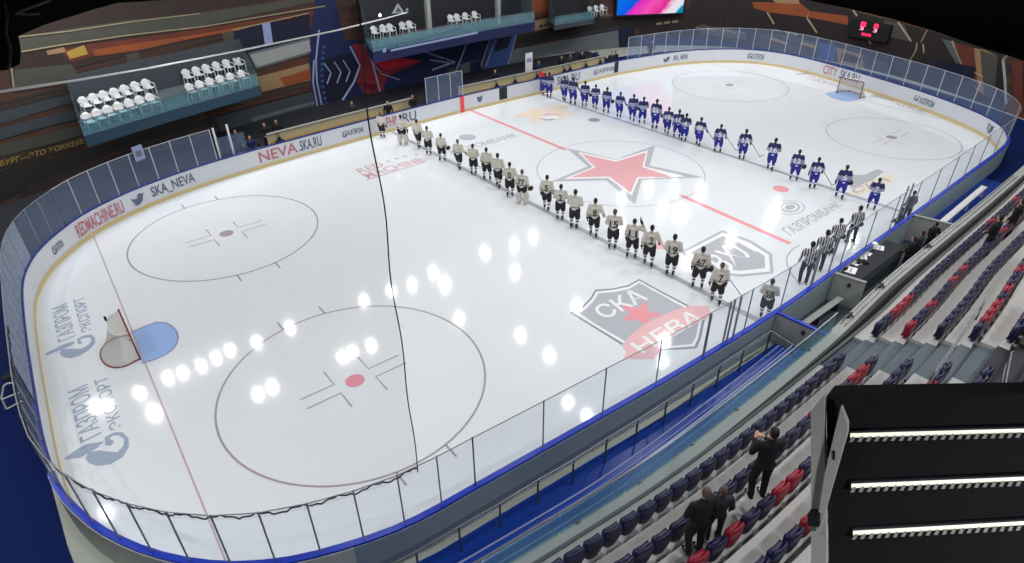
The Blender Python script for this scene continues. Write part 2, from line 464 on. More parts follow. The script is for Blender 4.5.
def quad_fn(bl, br, tr, tl):
    bl, br, tr, tl = (Vector(p) for p in (bl, br, tr, tl))
    return lambda u, v: (bl * (1 - u) + br * u) * (1 - v) + (tl * (1 - u) + tr * u) * v
def text_ice(s, px, m, name, z=0.006):
    """px: pixel corners bl, br, tr, tl of the word on the ice"""
    q = [on_z(x, y, z) for x, y in px]
    return text_map(s, quad_fn(*q), m, name, ICE)
def poly_mesh(loops, fn, sub=0):
    """flat polygon (first loop) mapped vertex by vertex"""
    bm = bmesh.new()
    vs = [bm.verts.new((x, y, 0)) for x, y in loops]
    f = bm.faces.new(vs); f.normal_update()
    bmesh.ops.triangulate(bm, faces=[f])
    for _ in range(sub):
        bmesh.ops.subdivide_edges(bm, edges=[e for e in bm.edges if e.calc_length() > 6], cuts=1, use_grid_fill=False)
        bmesh.ops.triangulate(bm, faces=bm.faces[:])
    mb = MB(); bm.verts.ensure_lookup_table()
    for v in bm.verts: mb.v.append(tuple(fn(v.co.x, v.co.y)))
    for f in bm.faces:
        ix = [v.index for v in f.verts]; a, b, c_ = (Vector(mb.v[i]) for i in ix[:3])
        mb.f.append(tuple(ix) if (b - a).cross(c_ - a).z >= 0 else tuple(ix[::-1]))
    bm.free()
    return mb
def ice_poly(px, m, name, z=0.004, parent=None):
    return poly_mesh(px, lambda x, y: on_z(x, y, z)).build(name, m, parent or ICE)
def stroke2d(pts, w_, closed=False):
    """polyline -> list of quads of width w_ in 2D"""
    P = [Vector(p) for p in pts]; n = len(P); L = []; R = []
    for i in range(n):
        a = P[(i - 1) % n] if (closed or i > 0) else P[i]; b = P[(i + 1) % n] if (closed or i < n - 1) else P[i]
        d = (b - a).normalized(); nn = Vector((-d.y, d.x))
        L.append(P[i] + nn * w_ / 2); R.append(P[i] - nn * w_ / 2)
    out = []
    for i in range(n if closed else n - 1):
        j = (i + 1) % n; out.append((R[i], R[j], L[j], L[i]))
    return out
def ice_stroke(pts, w_, m, name, closed=False, z=0.005, parent=None):
    mb = MB()
    for q in stroke2d(pts, w_, closed): mb.quad(*[(p.x, p.y, z) for p in q])
    return up_faces(mb).build(name, m, parent or ICE)

# ================================================================== FLOOR AND ICE
mb = MB(); mb.box(-46, 44, -40, 36, -0.25, -0.03)
tag(mb.build('floor', M['floor']), kind='structure')
mb = MB(); mb.v = [(p.x, p.y, 0) for p in RC.p] + [(p.x, p.y, -0.2) for p in RC.p]
n = len(RC.p); mb.f = [tuple(range(n))[::-1], tuple(range(n, 2 * n))] + [(i, (i + 1) % n, n + (i + 1) % n, n + i) for i in range(n)]
ICE = mb.build('ice_surface', M['ice']); tag(ICE, 'white ice sheet of the hockey rink', kind='structure')

def rect_line(a, b, w_, m, name, z=0.005):
    return ice_stroke([a, b], w_, m, name, z=z)
rect_line((-6.80, 14.55), (-6.35, -14.2), 0.30, M['ice_line_grey'], 'blue_line')
rect_line((6.55, 14.85), (7.35, -13.7), 0.30, M['ice_line_grey'], 'blue_line')
rect_line((-0.02, 14.95), (0.0, 4.55), 0.28, M['ice_red'], 'center_line')
rect_line((0.25, -4.3), (0.02, -10.9), 0.28, M['ice_red'], 'center_line')
rect_line((-25.35, 11.0), (-25.75, -12.0), 0.055, M['ice_thin_red'], 'goal_line')
rect_line((24.4, 11.9), (23.9, -7.6), 0.09, M['ice_thin_red'], 'goal_line')
def circle_pts(cx, cy, r, n=72, a0=0, a1=360): return [(cx + r * math.cos(math.radians(a0 + (a1 - a0) * i / n)), cy + r * math.sin(math.radians(a0 + (a1 - a0) * i / n))) for i in range(n + (0 if a1 - a0 == 360 else 1))]
def zone_circle(cx, cy, r, strong=True):
    m = M['ice_thin'] if strong else M['ice_grey']
    mb = MB()
    for q in stroke2d(circle_pts(cx, cy, r), 0.07, True): mb.quad(*[(p.x, p.y, 0.005) for p in q])
    for sy in (-1, 1):
        for dx in (-0.85, 0.85):
            y0 = cy + sy * math.sqrt(r * r - dx * dx)
            for q in stroke2d([(cx + dx, y0), (cx + dx, y0 + sy * 0.6)], 0.07): mb.quad(*[(p.x, p.y, 0.005) for p in q])
    o = up_faces(mb).build('faceoff_circle', m, ICE)
    mb = MB()
    for sx in (-1, 1):
        for sy in (-1, 1):
            for q in stroke2d([(cx + sx * (0.65 + 1.2), cy + sy * 0.27), (cx + sx * 0.65, cy + sy * 0.27), (cx + sx * 0.65, cy + sy * 1.1)], 0.06):
                mb.quad(*[(p.x, p.y, 0.005) for p in q])
    up_faces(mb).build('faceoff_marking', m, ICE)
    mb = MB(); k = circle_pts(cx, cy, 0.33, 24); mb.v = [(x, y, 0.007) for x, y in k]; mb.f = [tuple(range(24))]
    mb.build('faceoff_spot', M['ice_spot'] if cx < 0 and cy < 0 else M['ice_thin'], ICE)
zone_circle(-20.2, 6.85, 4.32); zone_circle(-20.1, -6.9, 4.47)
zone_circle(19.9, 6.82, 4.5, False); zone_circle(17.7, -7.2, 3.9, False)
ice_stroke(circle_pts(0.25, 0.19, 4.82), 0.06, M['ice_grey'], 'center_circle', True)
for x, y, m in ((781, 189, 'ice_red'), (594, 120, 'ice_thin'), (659, 245, 'ice_pink')):
    c = on_z(x, y); mb = MB(); k = circle_pts(c.x, c.y, 0.42, 24); mb.v = [(a, b, 0.006) for a, b in k]; mb.f = [tuple(range(24))]
    mb.build('faceoff_spot', M[m], ICE)
cr = [on_z(x, y) for x, y in ((800, 245), (793, 249), (788, 255), (786.6, 262), (790, 272), (797, 281))]
ice_stroke([tuple(p) for p in catmull([(p.x, p.y) for p in cr], 5)], 0.07, M['ice_grey'], 'referee_crease')

def T(ox, oy, k, pts): return [(ox + x / k, oy + y / k) for x, y in pts]
# goal creases
cr = T(0, 280, 5.12, [(672, 268), (740, 238), (800, 216), (845, 218), (880, 236), (905, 265), (913, 300), (903, 330), (880, 360), (845, 385), (790, 408), (728, 427)])
ice_poly(cr, M['ice_blue'], 'goal_crease', 0.004)
w2 = [on_z(*p) for p in cr]
ice_stroke([(p.x, p.y) for p in w2], 0.07, M['ice_creaseline'], 'crease_outline', z=0.007)
ice_poly(T(780, 60, 6.4, [(285, 215), (330, 203), (370, 195), (500, 217), (530, 236), (500, 258), (440, 266), (390, 260), (330, 240)]), M['ice_blue'], 'goal_crease')

# centre star
k = 5.12
def star(px, m, name, z): return ice_poly(T(520, 130, k, px), m, name, z)
star([(238, 92), (490, 150), (692, 78), (664, 182), (942, 242), (622, 255), (590, 381), (440, 258), (160, 263), (347, 186)], M['ice_grey'], 'center_star_shadow', 0.005)
star([(296, 112), (490, 153), (656, 103), (637, 186), (850, 238), (608, 249), (572, 335), (452, 246), (222, 251), (374, 190)], M['ice_white'], 'center_star_outline', 0.007)
star([(315, 122), (490, 162), (646, 115), (626, 189), (775, 240), (600, 241), (566, 322), (457, 238), (258, 243), (386, 191)], M['ice_star'], 'center_star', 0.009)

# hexagonal league emblem ВХЛ
k = 5.63
def L(px, m, name, z): return ice_poly(T(680, 220, k, px), m, name, z)
L([(5, 178), (237, 57), (400, 115), (518, 190), (527, 300), (345, 319), (180, 300), (60, 245)], M['ice_grey'], 'league_emblem', 0.005)
L([(28, 180), (240, 70), (392, 127), (500, 196), (508, 290), (342, 306), (190, 290), (75, 240)], M['ice_white'], 'league_emblem_ring', 0.007)
L([(60, 182), (240, 90), (380, 140), (476, 203), (480, 270), (340, 285), (200, 275), (100, 235)], M['ice_grey'], 'league_emblem_field', 0.009)
text_ice('ВХЛ', T(680, 220, k, [(262, 305), (440, 172), (300, 100), (140, 215)]), M['ice_white'], 'league_lettering', 0.011)

# club shield СКА НЕВА
k = 5.12
def Sh(px, m, name, z): return ice_poly(T(560, 260, k, px), m, name, z)
Sh([(50, 270), (110, 240), (155, 195), (180, 152), (270, 146), (350, 128), (405, 97), (520, 160), (665, 236), (745, 290), (722, 400), (700, 452), (600, 458), (520, 464), (420, 470), (325, 440), (180, 350)], M['ice_dark'], 'club_shield', 0.005)
Sh([(66, 270), (118, 245), (163, 200), (187, 160), (272, 153), (352, 136), (405, 105), (515, 166), (655, 240), (730, 292), (708, 400), (688, 443), (600, 449), (520, 455), (420, 460), (330, 430), (185, 343)], M['ice_white'], 'club_shield_ring', 0.007)
Sh([(98, 270), (130, 253), (173, 210), (197, 170), (274, 164), (354, 148), (405, 117), (510, 174), (640, 246), (715, 296), (695, 395), (675, 430), (600, 437), (520, 443), (420, 448), (335, 416), (190, 333)], M['ice_grey'], 'club_shield_field', 0.009)
text_ice('СКА', T(560, 260, k, [(232, 305), (455, 200), (385, 138), (160, 248)]), M['ice_white'], 'club_lettering', 0.011)
c = on_z(560 + 412 / k, 260 + 278 / k)
sp = []
for i in range(10):
    a = math.radians(100 + 36 * i); r = 0.95 if i % 2 == 0 else 0.40
    sp.append((c.x + r * math.cos(a), c.y + r * math.sin(a)))
mb = MB(); mb.v = [(x, y, 0.012) for x, y in sp] + [(c.x, c.y, 0.012)]; mb.f = [(i, (i + 1) % 10, 10) for i in range(10)]
mb.build('club_star', M['ice_red'], ICE)
Sh([(318, 435), (370, 375), (440, 325), (520, 285), (600, 252), (665, 235), (765, 235), (765, 292), (700, 325), (620, 365), (560, 412), (515, 465), (480, 505), (325, 505), (340, 470)], M['ice_pink'], 'club_ribbon', 0.013)
text_ice('НЕВА', T(560, 260, k, [(425, 480), (735, 305), (680, 245), (355, 430)]), M['ice_white'], 'ribbon_lettering', 0.015)

# sponsor words and marks under the ice
k = 7.04
text_ice('ГАЗПРОМБАНК', T(770, 170, k, [(150, 465), (517, 252), (452, 222), (75, 414)]), M['ice_grey'], 'sponsor_lettering')
def ellipse_px(cx, cy, rx, ry, n=28): return [(cx + rx * math.cos(6.2832 * i / n), cy + ry * math.sin(6.2832 * i / n)) for i in range(n)]
ice_poly(ellipse_px(790, 207.2, 10, 5), M['ice_grey'], 'sponsor_emblem')
e = [on_z(*p) for p in ellipse_px(790, 207.5, 14.5, 7)]
ice_stroke([(p.x, p.y) for p in e], 0.06, M['ice_grey'], 'sponsor_emblem_ring', True)
e = [on_z(*p) for p in ellipse_px(790, 207.2, 6.5, 3.2)]
ice_stroke([(p.x, p.y) for p in e], 0.12, M['ice_white'], 'sponsor_emblem_swirl', True, z=0.008)
text_ice('ГАЗПРОМБАНК', [(446.7, 156.5), (519, 136), (512.4, 133), (441, 152.6)], M['ice_grey'], 'sponsor_lettering')
ice_poly(ellipse_px(467.5, 137.3, 8.5, 3), M['ice_grey'], 'sponsor_emblem')
k = 11.26
text_ice('MACHINE', T(350, 140, k, [(205, 432), (862, 232), (765, 198), (120, 382)]), M['ice_redtext'], 'sponsor_lettering')
text_ice('RED', T(350, 140, k, [(118, 378), (400, 290), (330, 245), (55, 332)]), M['ice_redtext'], 'sponsor_lettering')
ice_poly(T(350, 140, k, [(195, 452), (865, 246), (862, 238), (190, 440)]), M['ice_redtext'], 'sponsor_underline')
for x, y in ((430, 240), (525, 210), (618, 184), (745, 168)):
    ice_poly(T(350, 140, k, [(x - 30, y), (x - 5, y - 9), (x + 35, y - 3), (x + 8, y + 8)]), M['ice_redtext'], 'sponsor_dash')
k = 7.614
def G1(px, m, name, z=0.006): return ice_poly(T(40, 290, k, px), m, name, z)
def gaz(ox, oy, k, l1, l2, g, fl):
    text_ice('ГАЗПРОМ', T(ox, oy, k, l1), M['ice_gaz'], 'sponsor_lettering')
    text_ice('ЭКСПОРТ', T(ox, oy, k, l2), M['ice_gaz'], 'sponsor_lettering')
    ice_poly(T(ox, oy, k, g), M['ice_gaz'], 'sponsor_emblem')
    ice_poly(T(ox, oy, k, fl), M['ice_gaz'], 'sponsor_flame', 0.009)
gaz(40, 290, 7.614, [(272, 348), (207, 95), (88, 145), (135, 405)], [(400, 300), (335, 45), (250, 75), (315, 330)],
    [(282, 372), (330, 347), (388, 338), (418, 362), (420, 405), (375, 455), (305, 500), (230, 520), (172, 510), (148, 480), (165, 450), (250, 447), (320, 446), (368, 418), (392, 388), (380, 360), (335, 366), (303, 378), (322, 402), (305, 415), (287, 408)],
    [(30, 492), (80, 462), (180, 412), (250, 392), (270, 402), (215, 432), (140, 462), (55, 494)])
gaz(50, 370, 5.63, [(290, 355), (212, 75), (98, 125), (170, 415)], [(410, 310), (322, 30), (246, 60), (338, 350)],
    [(308, 380), (360, 350), (408, 350), (443, 385), (445, 430), (410, 490), (340, 530), (270, 540), (220, 525), (198, 495), (220, 462), (280, 452), (330, 460), (380, 462), (412, 428), (418, 392), (390, 367), (352, 370), (335, 385), (362, 402), (345, 425), (312, 425)],
    [(78, 502), (130, 460), (200, 418), (302, 402), (262, 440), (170, 492)])
ice_poly(T(700, 100, 4.655, [(690, 345), (760, 350), (828, 322), (856, 333), (790, 384), (700, 412)]), M['ice_grey'], 'club_shield')
ice_poly(T(700, 100, 4.655, [(690, 437), (760, 390), (888, 342), (905, 372), (800, 425), (720, 445)]), M['ice_gold'], 'club_ribbon', 0.007)
text_ice('СКА', T(700, 100, 4.655, [(722, 438), (890, 375), (870, 352), (700, 415)]), M['ice_grey'], 'ribbon_lettering', 0.009)
# national-team eagle mark in pale gold with a blue and red swoosh
ice_poly(T(500, 85, 8.53, [(110, 265), (190, 235), (240, 208), (330, 195), (400, 200), (425, 175), (450, 165), (480, 180), (540, 170), (580, 200), (560, 230), (640, 255), (560, 270), (520, 295), (430, 300), (330, 300), (270, 325), (240, 300), (290, 280), (180, 272)]), M['ice_gold'], 'eagle_emblem', 0.005)
ice_poly(T(500, 85, 8.53, [(340, 268), (400, 240), (500, 245), (540, 262), (450, 256), (390, 262)]), M['ice_pink'], 'eagle_swoosh', 0.009)
ice_poly(T(500, 85, 8.53, [(340, 270), (400, 262), (480, 262), (520, 272), (470, 292), (400, 296)]), M['ice_white'], 'eagle_swoosh', 0.008)
ice_poly(T(500, 85, 8.53, [(345, 280), (400, 292), (480, 288), (440, 302), (390, 302)]), M['ice_gaz'], 'eagle_swoosh', 0.010)
k = 6.4
text_ice('ГАЗПРОМ', T(780, 60, k, [(170, 120), (362, 175), (372, 155), (200, 100)]), M['ice_grey'], 'sponsor_lettering')
ice_poly(T(780, 60, k, [(100, 92), (130, 82), (200, 84), (240, 98), (190, 94), (130, 92), (112, 98)]), M['ice_grey'], 'sponsor_emblem')
text_ice('ГАЗПРОМ', T(780, 60, k, [(700, 275), (905, 342), (950, 322), (740, 258)]), M['ice_grey'], 'sponsor_lettering')
ice_poly(T(780, 60, k, [(570, 232), (600, 220), (660, 226), (730, 248), (780, 268), (700, 262), (620, 240)]), M['ice_grey'], 'sponsor_emblem')

# ================================================================== BOARDS
BD = empty('dasher_boards', (0, -14.3, 0)); inv = Matrix.Translation((0, 14.3, 0))
tag(BD, 'white hockey boards with blue cap and yellow kickplate ringing the ice', 'boards')
def wparent(o, p):
    bpy.context.view_layer.update()
    o.parent = p; o.matrix_parent_inverse = Matrix.Translation(-p.location)
    return o
def wb(mb, name, m, p=None, smooth=False): return wparent(mb.build(name, m, None, smooth), p or BD)
BH = 1.2
tF0 = RC.near(-25.5, 10.6); tF1 = RC.near(21.8, -11.3)          # from far-left corner along the far side to the right end
wb(sweep(RC, 0, RC.L, 0.0, 0.12, 0.0, BH - 0.04), 'board_facing', M['board'])
wb(sweep(RC, 0, RC.L, -0.02, -0.005, 0.0, 0.2), 'kickplate', M['kick'])
wb(sweep(RC, RC.near(19.5, -12.8), RC.near(-28.55, -6.5), -0.02, 0.15, BH - 0.04, BH + 0.03), 'cap_rail', M['cap'])
wb(sweep(RC, RC.near(-28.6, -6.0) - RC.L if RC.near(-28.6, -6.0) > RC.L / 2 else RC.near(-28.6, -6.0), RC.near(19.5, -12.8), -0.02, 0.12, BH - 0.04, BH + 0.02), 'cap_rail', M['cap_dark'])
wb(sweep(RC, RC.near(19.5, -12.8), RC.near(-23.2, -13.45), 0.12, 0.17, 0.0, BH - 0.04), 'back_panel', M['board_out'])
wb(sweep(RC, RC.near(-23.2, -13.45), RC.near(-28.55, -6.5), 0.12, 0.17, 0.0, BH - 0.04), 'back_panel', M['board_back_pale'])
def t_px(x, y, z): p = on_z(x, y, z); return RC.near(p.x, p.y)
def board_text(s, p0, p1, m, z0=0.42, z1=0.98, name='board_lettering'):
    t0 = t_px(*p0, 0.6); t1 = t_px(*p1, 0.6)
    def fn(u, v):
        t = t0 + (t1 - t0) * u; q = RC.at(t, -0.02); return (q.x, q.y, z0 + (z1 - z0) * v)
    return wparent(text_map(s, fn, m, name, None), BD)
def board_patch(p0, p1, z0, z1, m, name, off=-0.015):
    return wb(sweep(RC, t_px(*p0, 0.6), t_px(*p1, 0.6), off, -0.001, z0, z1), name, m)
board_text('NEVA', (264.5, 162), (300, 149.5), M['red_text'], 0.35, 1.0)
board_text('.SKA.RU', (301, 149), (324.5, 143), M['grey_text'], 0.35, 1.0)
board_text('SKA_NEVA', (153.5, 195), (198, 180), M['grey_text'], 0.35, 0.98)
board_text('REDMACHINE.RU', (84, 233), (129, 208), M['red_text'], 0.3, 0.98)
board_text('ГАЗПРОМ', (348, 136), (365, 131), M['grey_text'], 0.5, 0.85)
board_text('FHR', (389, 125), (401, 122), M['red_text'], 0.35, 1.0)
board_text('.RU', (403, 121.5), (420, 117.5), M['grey_text'], 0.35, 1.0)
board_text('SKA.RU', (559.7, 83), (582, 77.5), M['grey_text'], 0.35, 1.0)
board_text('ГАЗПРОМ', (600, 73.5), (617, 69.5), M['grey_text'], 0.5, 0.85)
board_text('SKA_NEVA', (671, 58), (687, 57), M['grey_text'], 0.4, 0.9)
board_text('ГАЗПРОМ', (750, 57.5), (763, 59), M['grey_text'], 0.4, 0.9)
board_text('CITY', (821, 70.5), (836, 74.5), M['red_text'], 0.35, 1.05)
board_text('.SKA.RU', (837, 75), (858, 81), M['grey_text'], 0.35, 1.05)
board_text('ГАЗПРОМ', (918, 99.5), (932, 105.5), M['grey_text'], 0.4, 0.85)
board_text('ГАЗПРОМ', (54, 251), (63, 244), M['grey_text'], 0.5, 0.85)
board_patch((383, 127.5), (388, 126.2), 0.2, BH - 0.04, M['bluepaint'], 'blue_line_stripe')
board_patch((541, 86.5), (545, 85.5), 0.2, BH - 0.04, M['bluepaint'], 'blue_line_stripe')
board_patch((466, 107), (470, 106), 0.0, BH - 0.03, M['red_strip'], 'center_line_stripe', -0.03)
board_patch((506, 98), (514, 96.3), 0.25, BH - 0.06, M['dark2'], 'gate_opening')
board_patch((618.5, 70), (622, 69), 0.25, BH - 0.06, M['dark2'], 'gate_opening')
def board_shape(p0, w_, z0, h, pts, m, name):
    t0 = t_px(*p0, 0.6)
    return wb(poly_mesh([(x * 10, y * 10) for x, y in pts], lambda x, y: (*RC.at(t0 + x / 10 * w_, -0.02), z0 + y / 10 * h)), name, m)
BIRD = [(0, 0.75), (0.25, 0.6), (0.45, 0.6), (0.5, 0.85), (0.7, 0.95), (0.85, 0.85), (1, 0.85), (0.9, 0.65), (0.8, 0.3), (0.5, 0.02), (0.2, 0.02), (0.05, 0.15), (0.25, 0.2), (0.05, 0.35), (0.15, 0.42), (0.0, 0.58)]
board_shape((137, 204), 0.75, 0.35, 0.6, BIRD, M['grey_text'], 'bird_mark')
board_shape((662, 60), 0.8, 0.4, 0.5, BIRD, M['grey_text'], 'bird_mark')
FLAME = [(0.0, 0.3), (0.2, 0.05), (0.6, 0.0), (0.9, 0.2), (0.9, 0.5), (0.55, 0.5), (0.55, 0.4), (0.7, 0.3), (0.4, 0.15), (0.2, 0.4), (0.6, 1.0), (0.2, 0.8)]
for p, w_ in (((345, 137), 0.35), ((597, 74.5), 0.5), ((747, 57), 0.5), ((915, 98), 0.35), ((52, 253), 0.3)):
    board_shape(p, w_, 0.45, 0.45, FLAME, M['grey_text'], 'flame_mark')
SHD = [(0, 1), (0.5, 0.85), (1, 1), (0.95, 0.4), (0.5, 0), (0.05, 0.4)]
board_shape((483, 103), 0.5, 0.4, 0.5, SHD, M['grey_text'], 'shield_mark')
board_shape((984, 128), 0.7, 0.35, 0.6, SHD, M['grey_text'], 'shield_mark')
board_shape((985.5, 128.8), 0.45, 0.45, 0.4, SHD, M['board'], 'shield_mark')

# ================================================================== GLASS ABOVE THE BOARDS
GL = empty('rink_glass', (0, -14.3, 1.2)); tag(GL, 'clear safety glass panes and thin posts standing on the rink boards', 'safety glass')
tNL = RC.near(-17.0, -14.0)
def glass_run(t0, t1, step, m, pm, top=2.95, pr=0.022, posts=True):
    n = max(1, round((t1 - t0) / step)); s = (t1 - t0) / n
    for i in range(n):
        a, b = t0 + i * s, t0 + (i + 1) * s
        wparent(sweep(RC, a + 0.01, b - 0.01, 0.045, 0.057, BH + 0.03, top, step=0.55).build('glass_pane', m), GL)
        wparent(sweep(RC, a, b, 0.04, 0.062, top, top + 0.018, step=0.55).build('pane_edge', pm), GL)
    for i in range(n + 1):
        if not posts: break
        p = RC.at(t0 + i * s, 0.05)
        mb = MB(); mb.bar((p.x, p.y, BH), (p.x, p.y, top + 0.03), pr, 6); wparent(mb.build('glass_post', pm), GL)
tA = RC.near(-28.6, -3.0)
glass_run(tA, RC.near(-27.7, 7.4), 1.05, M['glass_end'], M['post'])
glass_run(RC.near(-27.7, 7.4), RC.near(-26.2, 9.9), 1.0, M['glass_far'], M['post'])
glass_run(RC.near(-26.2, 9.9), RC.near(-18.3, 13.6), 1.1, M['glass_far'], M['post_w'])
glass_run(RC.near(-3.7, 14.85), RC.near(-0.6, 15.0), 1.0, M['glass_far'], M['post_w'])
glass_run(RC.near(16.2, 14.7), RC.near(27.6, 3.2), 1.35, M['glass_far'], M['post_w'])
glass_run(RC.near(27.6, 3.2), RC.near(21.5, -11.5), 1.5, M['glass_far'], M['post_w'])
glass_run(RC.near(21.5, -11.5), RC.near(-19.95, -13.9), 2.15, M['glass'], M['post'])
glass_run(RC.near(-19.95, -13.9), RC.L + tA, 1.04, M['glass'], M['post'])
# gate posts by the near blue lines
for x, y in ((704, 356), (723, 344), (727, 341), (733, 338), (897, 221), (902, 218), (811, 285), (829, 272)):
    p = on_z(x, y, 1.2); mb = MB(); mb.bar((p.x, p.y + 0.02, 1.2), (p.x, p.y + 0.02, 2.9), 0.035, 6)
    wparent(mb.build('gate_post', M['post']), GL)

# ================================================================== PROTECTIVE NETTING round the left end
t0 = RC.near(-21.47, -13.86); t1 = RC.L + RC.near(-18.3, 13.6)
mb = MB(); n = 90; H1 = 14.8
UV = []
for i in range(n + 1):
    t = t0 + (t1 - t0) * i / n; p = RC.at(t, 0.08)
    sag = 0.05 * math.sin(i * 1.9) if i % 3 else 0
    for z in (2.82 + sag * 0.6, H1): mb.v.append((p.x, p.y, z)); UV.append((t - t0, z))
for i in range(n): mb.f.append((2 * i, 2 * i + 2, 2 * i + 3, 2 * i + 1))
NT = empty('protective_net', (-28.7, 0, 2.8)); tag(NT, 'fine dark protective net hung above the left end glass', 'net')
ns = wparent(mb.build('netting', M['safety_net']), NT)
uvl = ns.data.uv_layers.new(name='UVMap')
for lp in ns.data.loops: uvl.data[lp.index].uv = UV[lp.vertex_index]
rp = []
for i in range(0, 181):
    t = t0 + (RC.L + RC.near(-28.6, -1.0) - t0) * i / 180; p = RC.at(t, 0.02)
    rp.append((p.x, p.y, 2.86 + 0.05 * math.sin(i * 0.7) + 0.03 * math.sin(i * 2.3)))
mb = MB(); mb.path(rp, 0.02, 5); wparent(mb.build('edge_rope', M['dark2']), NT)
p = RC.at(t0, 0.08); mb = MB()
mb.path([(p.x + 0.03 * math.sin(z * 2.1), p.y + 0.03 * math.cos(z * 1.7), z) for z in [2.8 + 0.35 * i for i in range(35)]], 0.014, 5)
wparent(mb.build('edge_rope', M['dark2']), NT)

# ================================================================== HALL LAMPS, some found by mirroring glints on the ice, others added for fill
LZ = 13.2
GL_PX = [(258, 394), (272, 387), (290, 328), (256.6, 342.7), (230, 350.5), (216, 358), (201, 366), (183, 373), (168, 378), (342.6, 357), (353, 352), (371, 346), (364, 301),
         (391, 291), (412, 285), (433, 273), (484.6, 252.6), (514, 246), (514.6, 272), (533, 237), (459, 318.5), (520.7, 335.4), (549, 355.6),
         (576.5, 307), (662.6, 362), (568, 402.5), (587, 416), (678, 212), (684, 214), (674, 187), (649, 189), (622, 198), (95, 407), (107, 405), (140, 393), (106, 513)]
M['lamp'] = mat('lamp diffuser', (1, 1, 1, 1), emit=(1.0, 0.985, 0.975, 1), estr=LAMP)
M['lamp_strong'] = mat('lamp diffuser strong', (1, 1, 1, 1), emit=(1.0, 0.985, 0.975, 1), estr=LAMP * 2.1)  # raised emission for the lamps not traced from a glint
M['lamp_body'] = mat('lamp housing', S(60, 62, 66), 0.5)
def lamp_template():
    r = empty('hall_lamp', (0, 0, 0)); tag(r, 'hanging hall lamp with a square bright diffuser above the ice', 'lamp', 'lamps hanging above the ice')
    mb = MB(); mb.hexa([(-.24, -.24, 0.02), (.24, -.24, 0.02), (.24, .24, 0.02), (-.24, .24, 0.02), (-.1, -.1, .3), (.1, -.1, .3), (.1, .1, .3), (-.1, .1, .3)])
    mb.build('housing', M['lamp_body'], r)
    mb = MB(); mb.quad((-.2, -.2, 0), (-.2, .2, 0), (.2, .2, 0), (.2, -.2, 0)); mb.build('diffuser', M['lamp'], r)
    mb = MB(); mb.bar((0, 0, .3), (0, 0, 1.5), 0.015, 5); mb.build('suspension_rod', M['lamp_body'], r)
    return r
def dup(o, parent=None):
    c = o.copy(); COL.objects.link(c); c.parent = parent
    for ch in o.children: dup(ch, c)
    return c
lamp0 = lamp_template(); first = True
spots = []
for x, y in GL_PX:
    P = on_z(x, y); d = (P - CAM_P); t = LZ / -d.z; spots.append((P.x + d.x * t, P.y + d.y * t))
GLINT = set(spots)
# further hall lamps, not traced from a glint
for x, y in ((14, 4), (20, 4), (26, 4), (14, 12), (20, 12), (26, 12), (-6, -9), (2, -9), (10, -9), (18, -9), (-26, 13), (-4, 14), (4, -2)):
    spots.append((x, y))
for x in (-27, -20, -13, -6, 1, 8, 15): spots += [(x, -17.5), (x + 3, -25.5)]  # unseen lamps added to brighten the near stand and boards
for x, y in ((-31, -4), (-31, -12), (-32, 5), (-27, -9), (-20, -6), (-12, -5), (28, -3), (28.5, 5), (27, -9), (-33, -8)): spots.append((x, y))  # unseen lamps added to lift the left and right ends
spots = [p for p in spots if not (lambda q: -20 < q[0] < 1044 and -20 < q[1] < 580)(proj((p[0], p[1], LZ)))]
for x, y in spots:
    o = lamp0 if first else dup(lamp0); first = False
    o.location = (x, y, LZ)
    if not (x, y) in GLINT:
        for ch in o.children:
            if ch.name.startswith('diffuser'): ch.data = ch.data.copy() if 'strong' not in ch.data.name else ch.data; ch.data.materials[0] = M['lamp_strong']

# ================================================================== HALL SHELL
WALL = [(-46, 9), (-38, 13), (-33, 15.6), (-28, 18), (-24, 19.6), (-19, 21.2), (-14, 22.7), (-8, 23.5), (0, 23.9), (9, 24.0), (16, 23.6), (22, 22.3), (27, 19.8), (31, 15.5),
        (33, 10), (33.4, 4), (32.4, -2), (30.2, -7.5), (28, -12), (26, -17), (25, -30)]
WC = Curve(catmull(WALL, 3))
tag(sweep(WC, 0, WC.L, 0.0, 0.4, -0.1, 15.6, step=1.0).build('wall_far', M['mural']), kind='structure')
WF = bpy.data.objects['wall_far']
mb = MB(); mb.box(-46.4, -46, -33, 10, -0.1, 15.6); tag(mb.build('wall_left', M['dark2']), kind='structure')
mb = MB(); mb.box(-46.4, 26, -33.4, -33, -0.1, 15.6); tag(mb.build('wall_near', M['dark2']), kind='structure')
mb = MB(); mb.box(-47, 35, -34, 26, 15.6, 15.9); tag(mb.build('ceiling', M['dark2']), kind='structure')
mb = MB(); mb.v = [(x, y, 0.0) for x, y in ((-45.9, -32.9), (-28.83, -32.9), (-28.83, -11.5), (-28.75, -9.2), (-28.85, -8.0), (-28.95, -5), (-28.8, 6), (-27.0, 10.5), (-29, 15), (-33, 15.2), (-45.9, 9))]
mb.v = [(x, y, -0.03) for x, y, _ in mb.v] + [(x, y, 0.0) for x, y, _ in mb.v]; n = 11
mb.f = [tuple(range(n, 2 * n)), tuple(range(n))[::-1]] + [(i, (i + 1) % n, n + (i + 1) % n, n + i) for i in range(n)]
tag(mb.build('rubber_floor', M['carpet']), kind='structure')
tag(sweep(RC, RC.near(-27, 9.2), RC.near(15, 14.85), 0.13, 1.7, -0.03, 0.005, step=1.0).build('rubber_floor', M['carpet']), kind='structure')
tag(sweep(RC, RC.near(15, 14.85), RC.near(15, -13.4), 0.13, 5.0, -0.03, 0.01, step=1.0).build('rubber_floor', M['carpet']), kind='structure')

